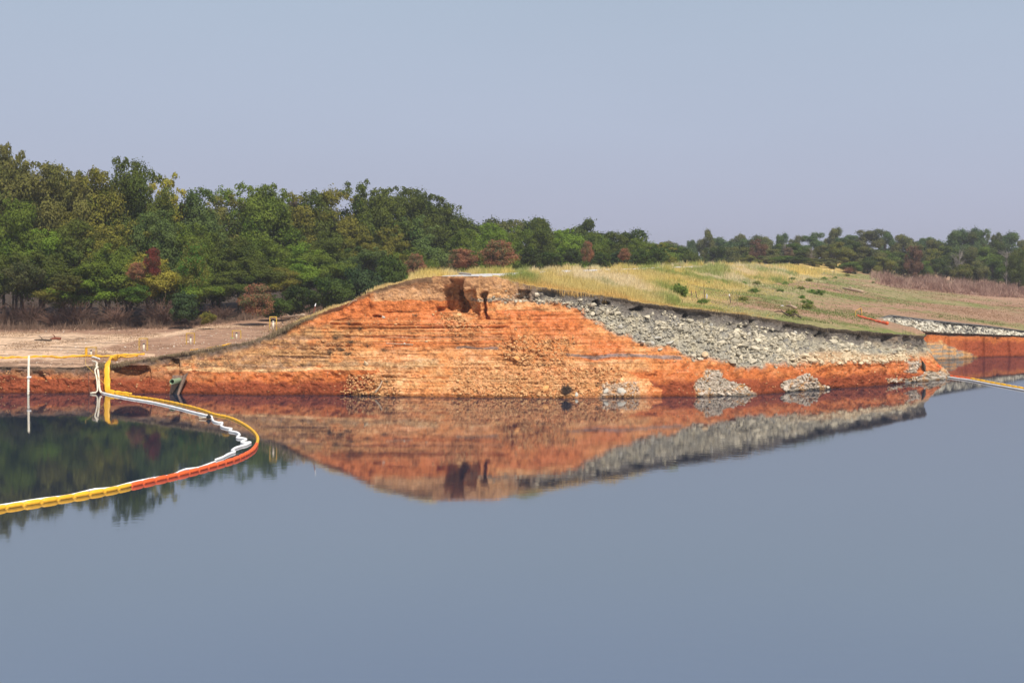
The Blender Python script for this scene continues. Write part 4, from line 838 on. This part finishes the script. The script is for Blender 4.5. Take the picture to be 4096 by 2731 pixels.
drape('yellow_strip', [gstrip(a, b2, .02) for a, b2 in [(760,1402),(790,1399),(830,1394),(880,1389),(925,1383)]], .05, .03, M['yellow'], 'thin yellow strap lying on the turf edge right of the green pipe', 'strap', wrinkle=.4)
drape('white_hose', [gstrip(a, b2) for a, b2 in [(368,1431),(380,1435),(398,1440)]], .085, .07, M['white'], 'short white sock lying under the yellow boom on the bank', 'boom')
drape('white_hose', [P_(370,1446,115.6), P_(383,1447,115.1), P_(388,1453,114.2), P_(386,1462,113.8), P_(390,1475,113.5), P_(394,1500,113.2), P_(397,1540,112.9), P_(400,1562,112.6), P_(406,1568,112.3)], .095, .085, M['cream'], 'white sock boom hanging straight down the bank left of the yellow one', 'boom', wrinkle=.08)
drape('white_hose', [P_(394,1466,113.4), P_(382,1474,113.3), P_(380,1486,113.1), P_(386,1510,112.95), P_(390,1545,112.8), P_(388,1567,112.6), P_(374,1570,112.6), P_(361,1572,112.6)], .07, .06, M['cream'], 'thinner stained white sock looping beside the straight one', 'boom', wrinkle=.1)
b_ = MB(); b_.tube([P_(343,1428,115.8), P_(342,1456,113.9), P_(350,1466,113.5), P_(385,1500,113.0), P_(420,1538,112.7)], .02, 5); tag(b_.build('rope', M['yframe']), 'thin yellow rope slanting down the bank across the white socks', 'rope')
b_ = MB(); b_.tube([P_(353,1478,114.2), P_(355,1530,113.4), P_(358,1570,112.8)], .012, 4); tag(b_.build('rope', M['darkpost']), 'thin dark rope hanging down the bank left of the white socks', 'rope')
# staff gauge pole
D = 112.7; zt = H-(1422-HOR)*D/F; x = (113-CX)/F*D; e_ = empty('gauge_pole', (x, D, 0), 0, 'tall off-white pipe pole standing in the water at the left', 'pole')
b_ = MB(); b_.tube([(x-.03, D, -1), (x, D, 0), (x+.06, D, zt)], .10, 12); b_.build('pole', M['cream'], e_, smooth=True)
zc = H-(1508-HOR)*D/F
for zz, r_, hh in ((zc, .17, .13), (zc-.33, .115, .06), (zt-.9, .112, .05), (.25, .112, .05)):
    b_ = MB(); b_.tube([(x+.02+.02*zz, D, zz-hh/2), (x+.02+.02*zz, D, zz+hh/2)], r_, 12); b_.build('collar', M['white'], e_, smooth=True)
b_ = MB(); b_.tube([(x+.05, D-.05, zc), (x+.30, D-.1, zc+.02)], .07, 8); b_.build('valve', M['white'], e_, smooth=True)
# green outfall pipe and its liner chute
e_ = empty('outfall_pipe', tuple(P_(722,1520,113.4)), 0, 'pale green drain pipe sticking out of the bank over a dark chute', 'pipe')
a0, a1 = P_(688,1526,111.6), P_(732,1518,114.6); t_ = (a1-a0).normalized(); u_ = t_.cross(Vector((0, 0, 1))).normalized(); v_ = u_.cross(t_); r_ = .235; b_ = MB()
for rr, s_ in ((r_, 1), (r_*.84, -1)):
    for q_ in (a0, a1):
        for k in range(20): an = 2*math.pi*k/20; b_.v.append(tuple(q_+u_*math.cos(an)*rr+v_*math.sin(an)*rr))
for base, s_ in ((0, 1), (40, -1)):
    for k in range(20):
        k2 = (k+1) % 20; f_ = (base+k, base+k2, base+20+k2, base+20+k); b_.f.append(f_ if s_ < 0 else f_[::-1])
for k in range(20): k2 = (k+1) % 20; b_.f.append((k, k2, 40+k2, 40+k))
b_.build('pipe_body', M['pvc'], e_, smooth=False); b_ = MB(); q_ = a0+t_*.9
n_ = len(b_.v); b_.v += [tuple(q_+u_*math.cos(2*math.pi*k/20)*r_*.85+v_*math.sin(2*math.pi*k/20)*r_*.85) for k in range(20)]; b_.f.append(tuple(range(20))); b_.build('pipe_bore_shade', M['black'], e_)  # black disc across the bore: the pipe's inner shade put in as colour
def sheet(name, cols, material, parent, th=.04):   # cols: list of lists of points (a curved plate with thickness)
    b_ = MB(); nc, nr = len(cols), len(cols[0])
    for lay in (0, 1):
        for c_ in cols:
            for p in c_: b_.v.append((p[0], p[1]+lay*th, p[2]))
    for lay in (0, 1):
        o_ = lay*nc*nr
        for i in range(nc-1):
            for j in range(nr-1): f_ = (o_+i*nr+j, o_+(i+1)*nr+j, o_+(i+1)*nr+j+1, o_+i*nr+j+1); b_.f.append(f_ if lay == 0 else f_[::-1])
    o_ = nc*nr
    for i in range(nc-1): b_.f.append((i*nr, (i+1)*nr, o_+(i+1)*nr, o_+i*nr)); j = nr-1; b_.f.append((i*nr+j, (i+1)*nr+j, o_+(i+1)*nr+j, o_+i*nr+j))
    for j in range(nr-1): b_.f.append((j, j+1, o_+j+1, o_+j)); i = nc-1; b_.f.append((i*nr+j, i*nr+j+1, o_+i*nr+j+1, o_+i*nr+j))
    return b_.build(name, material, parent)
PF_ = P_
def P_(a, b2, D): return PF_(a, b2, D-.45)
e2 = empty('chute', tuple(P_(715,1573,112.6)), 0, 'muddy sheet chute under the green pipe running into the lake', 'chute')
def lp(a, b2, n): return [a.lerp(b2, k/(n-1)) for k in range(n)]
L0, L1 = P_(691,1500,113.5), P_(677,1577,112.4); C0, C1 = P_(736,1502,114.3), P_(686,1578,112.9); R0, R1 = P_(728,1504,114.4), P_(706,1578,112.9); E0, E1 = P_(754,1488,113.4), P_(717,1578,112.4)
sheet('left_plate', [lp(L0, L1, 8), lp(L0.lerp(C0, .5), L1.lerp(C1, .5)+Vector((0, .1, 0)), 8), lp(C0, C1, 8)], M['sheet'], e2)
sheet('channel', [lp(C0+Vector((0, -.05, 0)), C1, 8), lp(C0.lerp(R0, .5)+Vector((0, .1, 0)), C1.lerp(R1, .5)+Vector((0, .2, 0)), 8), lp(R0+Vector((0, -.05, 0)), R1, 8)], M['darksheet'], e2)
sheet('right_plate', [lp(R0, R1, 8), lp(R0.lerp(E0, .35)+Vector((0, -.12, 0)), R1.lerp(E1, .4)+Vector((0, -.1, 0)), 8), lp(R0.lerp(E0, .6)+Vector((0, .06, 0)), R1.lerp(E1, .6)+Vector((0, .05, 0)), 8), lp(E0, E1, 8)], M['sheet'], e2)
P_ = PF_
# guard frames with riser pipes
FR = [(341,382,1393,1424,361,1402,'first'),(556,587,1357,1406,572,1375,'second'),(745,776,1336,1378,760,1349,'third'),(929,962,1324,1355,944,1331,'fourth'),(1079,1105,1291,1337,1091,1305,'fifth'),(1222,1246,1264,1299,1234,1275,'sixth')]
for (x0, x1, yt, yb, xp, yp, od) in FR:
    g = ground_at((x0+x1)/2, yb) if od != 'sixth' else Vector(((1234-CX)/F*165, 165, float(G((1234-CX)/F*165, 165)))); D = g.y; w_ = (x1-x0)*D/F; h_ = (yb-yt)*D/F
    e_ = empty('guard_frame', tuple(g), .12, 'yellow steel guard frame, %s from the left on the flat' % od if od != 'sixth' else 'farthest yellow guard frame, mostly hidden by the bank edge', 'frame', 'yellow guard frames on the flat')
    dd = .55; x_ = w_/2
    for sx in (-1, 1):
        for sy in (0, 1):
            b_ = MB(); b_.box((sx*x_, sy*dd, -.15), (sx*x_, sy*dd, h_), .055); b_.build('post', M['yframe'], e_, loc=(0, 0, 0))
    for a_, c_ in (((-x_-.02, 0), (x_+.02, 0)), ((-x_-.02, dd), (x_+.02, dd)), ((-x_, .03), (-x_, dd-.03)), ((x_, .03), (x_, dd-.03))):
        b_ = MB(); b_.box((*a_, h_+.03), (*c_, h_+.03), .06); b_.build('rail', M['yframe'], e_, loc=(0, 0, 0))
    if od == 'first': b_ = MB(); b_.box((-x_+.13, .02, -.1), (-x_+.13, .02, h_), .2, .03); b_.build('panel', M['yellow'], e_, loc=(0, 0, 0))
    hp = (yb-yp)*D/F; xo = (xp-(x0+x1)/2)*D/F
    r2_ = empty('riser_pipe', (g.x+xo, g.y+.27, g.z), 0, 'off-white riser pipe inside the %s yellow frame from the left' % od, 'pipe', 'riser pipes in the yellow frames')
    b_ = MB(); b_.tube([(0, 0, -.2), (0, 0, hp-.12)], .095, 12); b_.build('pipe_body', M['cream'], r2_, smooth=True, loc=(0, 0, 0))
    b_ = MB(); b_.tube([(0, 0, hp-.12), (0, 0, hp-.02), (0, 0, hp)], [.11, .11, .07], 12); b_.build('pipe_cap', M['cap'] if od != 'fifth' else M['cream'], r2_, smooth=True, loc=(0, 0, 0))
p = ground_at(931, 1354); b_ = MB(); b_.tube([p+Vector((-.2, -.3, .05)), p+Vector((.15, -.3, .05))], [.05, .06], 8); tag(b_.build('bottle', mat('green_plastic', (.35, .6, .3), rough=.4), smooth=True), 'small pale green bottle lying left of the fourth frame', 'bottle')
# posts
def post(px, yt, yb, lean, material, label, w_=.07, top=None, p=None, cat='post', group=None):
    p = p or ground_at(px, yb); h_ = (yb-yt)*p.y/F; e_ = empty('fence_post', tuple(p), 0, label, cat, group)
    b_ = MB(); b_.box((0, 0, -.3), (lean*h_, 0, h_), w_, w_*.6); b_.build('post', material, e_, loc=(0, 0, 0))
    if top: b_ = MB(); b_.box((lean*h_*.8, -.01, h_*.8), (lean*h_, -.01, h_), w_*1.15, w_*.7); b_.build('band', top, e_, loc=(0, 0, 0))
    return e_
p0, _, _ = cliff_at(1243, 1281); post(1243, 1228, 1284, .28, M['rust'], 'leaning rust-red steel post where the dam flank meets the flat', .08, M['white'], Vector((p0.x, p0.y+.6, p0.z+.25)))
post(1887, 1048, 1088, .25, M['rust'], 'leaning rust-red steel post on the crest behind the gravel', .1, M['white'], ground_at(1887, 1093))
post(2221, 1066, 1090, 0, M['darkpost'], 'short grey post in the crest grass right of the gravel top', .09, None, ground_at(2221, 1092)); post(2355, 1074, 1092, 0, M['darkpost'], 'second short grey post in the crest grass', .09)
post(3178, 1034, 1056, 0, M['darkpost'], 'dark post in the yellow grass near the far end of the crest', .14); post(2854, 1029, 1040, 0, M['white'], 'small white marker post on the crest skyline', .25, None, ground_at(2854, 1047))
post(2770, 1163, 1190, -.2, M['darkpost'], 'left of two dark stakes leaning together above the grey scarp', .09); post(2790, 1163, 1192, -.28, M['darkpost'], 'right of two dark stakes leaning together above the grey scarp', .09)
p = ground_at(2780, 1191); b_ = MB(); b_.box(p+Vector((-.55, -.05, .72)), p+Vector((.1, -.05, .75)), .05); tag(b_.build('crossbar', M['yframe']), 'short yellowish bar across the two leaning stakes', 'bar')
post(2817, 1161, 1195, 0, M['darkpost'], 'upright dark stake beside a scrap of grey plastic', .1); p = ground_at(2827, 1195); me = rocks('plastic_scrap', np.zeros((1, 3)), np.array([.7]), np.array([(.5, .52, .55)]), flat=1.2, seed=9, mesh_only=True); o = lnk(me, 'plastic_scrap', None, None, (p.x, p.y, p.z+.2), (.5, .4, 1)); tag(o, 'crumpled grey plastic scrap beside the upright stake', 'plastic')
post(2925, 1177, 1215, -.22, M['darkpost'], 'dark leaning stake with a pale band standing alone on the green slope', .1, M['white'])
for px, yt, yb, l_ in ((3422,1244,1268,'left'),(3443,1227,1263,'right')):
    e_ = post(px, yt, yb, 0, M['darkpost'] if l_ == 'right' else M['yframe'], '%s stake with a yellow rope above the orange strip' % l_, .07)
a0, a1 = ground_at(3422, 1268), ground_at(3443, 1263); b_ = MB(); b_.tube([a0+Vector((0, -.06, .75)), a0.lerp(a1, .5)+Vector((0, -.05, .8)), a1+Vector((0, -.06, .95)), a1+Vector((.1, -.08, .5)), a1+Vector((.12, -.1, 0))], .035, 5); tag(b_.build('rope', M['yellow']), 'yellow rope tied between the two stakes on the slope', 'rope')
def gs(px, py, dz=.08): p = ground_at(px, py); return Vector((p.x, p.y, p.z+dz))
drape('boom_strip', [gs(3428,1266), gs(3455,1273), gs(3480,1280), gs(3510,1288), gs(3540,1295), gs(3552,1297)], .14, .10, M['orange'], 'deflated orange boom lying on the slope below the roped stakes', 'boom', wrinkle=.3)
# right hand boom at the tip of the spit
RBm = [(3790,1503),(3832,1509),(3883,1516)]; RYm = [(3883,1516),(3959,1531),(4036,1545),(4096,1556),(4250,1586),(4600,1660),(5100,1785),(5900,2050)]
drape('slope_boom', [P_(3722,1449,129.2), P_(3746,1461,128.6), P_(3764,1476,128.9), P_(3779,1492,129.2), P_(3790,1503,129.6)], .15, .12, M['orange'], 'orange boom running down the rocky tip of the spit into the water', 'boom', wrinkle=.2)
boom('containment_boom', [onwater(a, b2-1, .07) for a, b2 in RBm], .95, .13, M['orange'], 'short orange floating boom off the tip of the spit', 'boom', None)
boom('containment_boom', [onwater(a, b2-1, .08) for a, b2 in RYm], .95, .17, M['yellow'], 'yellow floating boom leaving the right frame edge', 'boom', None)
boom('absorbent_boom', [onwater(a-2, b2+4, .07) for a, b2 in RBm+RYm[1:]], 1.9, .08, M['white'], 'white absorbent boom in front of the right hand yellow boom', 'boom', None, part='sock', neck=.85, fin=False)
p, _, _ = cliff_at(3716, 1456); o = lnk(rocks('mooring_block', np.zeros((1, 3)), np.array([.8]), np.array([(.09, .08, .06)]), flat=1, seed=12, mesh_only=True), 'mooring_stump', None, None, (p.x+.1, p.y-.25, p.z), (.7, .7, 1.3)); tag(o, 'dark stump holding the orange boom on the tip of the spit', 'stump')
# wood and litter on the ground
def log(px0, py0, px1, py1, r_, label, cat='log', bend=.15, name='driftwood_log', material=None, fork=True):
    a_, b2 = ground_at(px0, py0), ground_at(px1, py1); m_ = a_.lerp(b2, .5)+Vector((0, 0, bend)); ln = (b2-a_).length; up = Vector((0, 0, r_*.8))
    q_ = [a_+up, a_.lerp(m_, .5)+up+Vector((0, 0, bend*.2)), m_+up, m_.lerp(b2, .5)+up, b2+up]; b_ = MB(); b_.tube(q_, [r_*.5, r_*.85, r_, r_*1.1, r_*1.2], 8)
    if fork: b_.tube([q_[2], q_[2]+(q_[1]-q_[2])*.5+Vector((0, -.1, .25+r_)), q_[2]+(q_[1]-q_[2])*.9+Vector((0, -.2, .35+r_))], [r_*.5, r_*.35, r_*.2], 5)
    return tag(b_.build(name, material or M['driftwood'], smooth=True), label, cat)
log(3373,1158,3450,1172,.26,'large split log with a broken root end on the right slope',bend=.05); log(3338,1162,3372,1172,.08,'thin branch just left of the large log','branch')
log(3144,1229,3184,1237,.16,'short orange-brown driftwood log on the slope above the grey scarp'); log(3098,1250,3160,1268,.07,'dark crooked branch lying near the grey rim','branch',.25,material=M['bark']); log(3160,1268,3205,1274,.08,'second dark branch touching the crooked one','branch',.3,material=M['bark'])
log(3505,1204,3530,1208,.08,'small pale driftwood piece right of the large log','branch',.03); log(300,1295,320,1298,.09,'pale stick lying at the wood foot, upper of three','branch',.03); log(434,1320,466,1316,.09,'pale curved stick at the wood foot right of the upper one','branch',.12); log(298,1322,308,1310,.11,'short pale stump of wood at the wood foot','branch',.03)
log(138,1363,205,1365,.10,'flat dark driftwood on the left flat','branch',.05,material=M['bark']); log(200,1362,244,1359,.14,'dark reddish log on the left flat beside the flat driftwood','log',.1,material=M['rust']); log(1125,1276,1215,1271,.12,'pale log lying before the wood near the red leaning post','log',.02)
a_, _, _ = cliff_at(1503, 1565); b2, _, _ = cliff_at(1532, 1526); b_ = MB(); b_.tube([a_+Vector((0, -.35, -.05)), a_.lerp(b2, .5)+Vector((.06, -.5, 0)), b2+Vector((0, -.35, .1))], [.09, .07, .05], 7); tag(b_.build('driftwood_branch', M['driftwood'], smooth=True), 'pale branch leaning on the rubble at the waterline', 'branch')
b_ = MB(); b_.tube([P_(1390,1224,117.0), P_(1412,1202,116.8), P_(1428,1201,116.9)], .04, 5); tag(b_.build('bent_stick', M['driftwood']), 'bent pale stick on the left edge of the dam flank', 'branch')
a_, _, _ = cliff_at(1560, 1376); b_ = MB(); b_.tube([a_+Vector((-.3, -.4, .1)), a_+Vector((2.2, -.45, -.02))], .04, 5); tag(b_.build('thin_stick', M['driftwood']), 'long thin stick on a dark ledge of the orange face', 'branch')
p = ground_at(3130, 1226); o = lnk(rocks('white_litter', np.zeros((1, 3)), np.array([.4]), np.array([(.8, .8, .82)]), flat=.4, seed=15, mesh_only=True), 'white_litter', None, None, tuple(p+Vector((0, 0, .08))), (1.1, .8, .6)); tag(o, 'white scrap left of the short driftwood log on the slope', 'litter')
# grey corrugated end of a culvert liner on the broken road
p = Vector((-4.7, 121.5, 10.75)); b_ = MB(); b_.tube([p+Vector((-.55, 0, .08)), p+Vector((-.3, 0, .1)), p+Vector((.7, .1, .0))], [.06, .12, .1], 8); b_.tube([p+Vector((-.6, 0, .05)), p+Vector((-.62, 0, .42))], .03, 5); tag(b_.build('metal_edging', M['greybark']), 'bent grey metal strip lying on the gravel top', 'metal strip')
# low weeds giving the right slope and the left flat their nap
R = np.random.RandomState(321)
n = 60000; px, X, D, Zg = scatter(n, 2250, 4300, 120, 330); t = tperp(X, D); a = fbm(X*.10, D*.06, 3, 4, 401); rimD = np.interp(px, pxF[:k1, 0], PA[:k1, 0, 1]); rim2D = np.interp(px, pxB[:, 0], PB[:, 0, 1])
ok = (t > 10)&(D > rimD+.3)&((px < 3500)|(D > rim2D+.5))&(R.rand(n) < .15+.85*sst(-.15, .25, a))
c = mix(np.array([.34, .21, .12]), np.array([.17, .20, .06]), sst(-.12, .22, fbm(X*.13, D*.09, 8, 4, 402))); P = np.stack([X, D, Zg], 1)[ok]
tag(blades('slope_weeds', P, (.10+.10*R.rand(n))[ok], .05*D[ok].repeat(2)/130, .9, c[ok], M['grass'], 2), 'short olive and brown weeds over the right slope', 'weeds', kind='stuff')
n = 40000; px, X, D, Zg = scatter(n, -500, 1250, 115.2, 165); a = fbm(X*.15, D*.08, 3, 4, 411); ok = (R.rand(n) < sst(-.05, .25, a))&(tperp(X, D) < -14)
c = mix(np.array([.25, .15, .09]), np.array([.42, .28, .16]), R.rand(n)); P = np.stack([X, D, Zg], 1)[ok]
tag(blades('flat_stubble', P, (.06+.09*R.rand(n))[ok], .05, 1.2, c[ok], M['grass'], 2), 'short brown dead stubble on the left flat', 'stubble', kind='stuff')
# thin smoke haze in the air
hm = bpy.data.materials.new('air_haze'); hm.use_nodes = True; N = hm.node_tree.nodes; N.remove(N['Principled BSDF']); v = N.new('ShaderNodeVolumePrincipled')
v.inputs['Color'].default_value = (.86, .88, .94, 1); v.inputs['Density'].default_value = .0003; v.inputs['Anisotropy'].default_value = .2
hm.node_tree.links.new(v.outputs[0], N['Material Output'].inputs['Volume'])
b_ = MB(); x0, x1, y0, y1, z0, z1 = -3600, 3600, -950, 3900, -3.6, 36.
b_.v = [(x, y, z) for z in (z0, z1) for x, y in ((x0, y0), (x1, y0), (x1, y1), (x0, y1))]; b_.f = [(3, 2, 1, 0), (4, 5, 6, 7), (0, 1, 5, 4), (1, 2, 6, 5), (2, 3, 7, 6), (3, 0, 4, 7)]
tag(b_.build('haze', hm), 'thin smoky haze in the air', 'haze', kind='stuff')
S.cycles.volume_bounces = 0
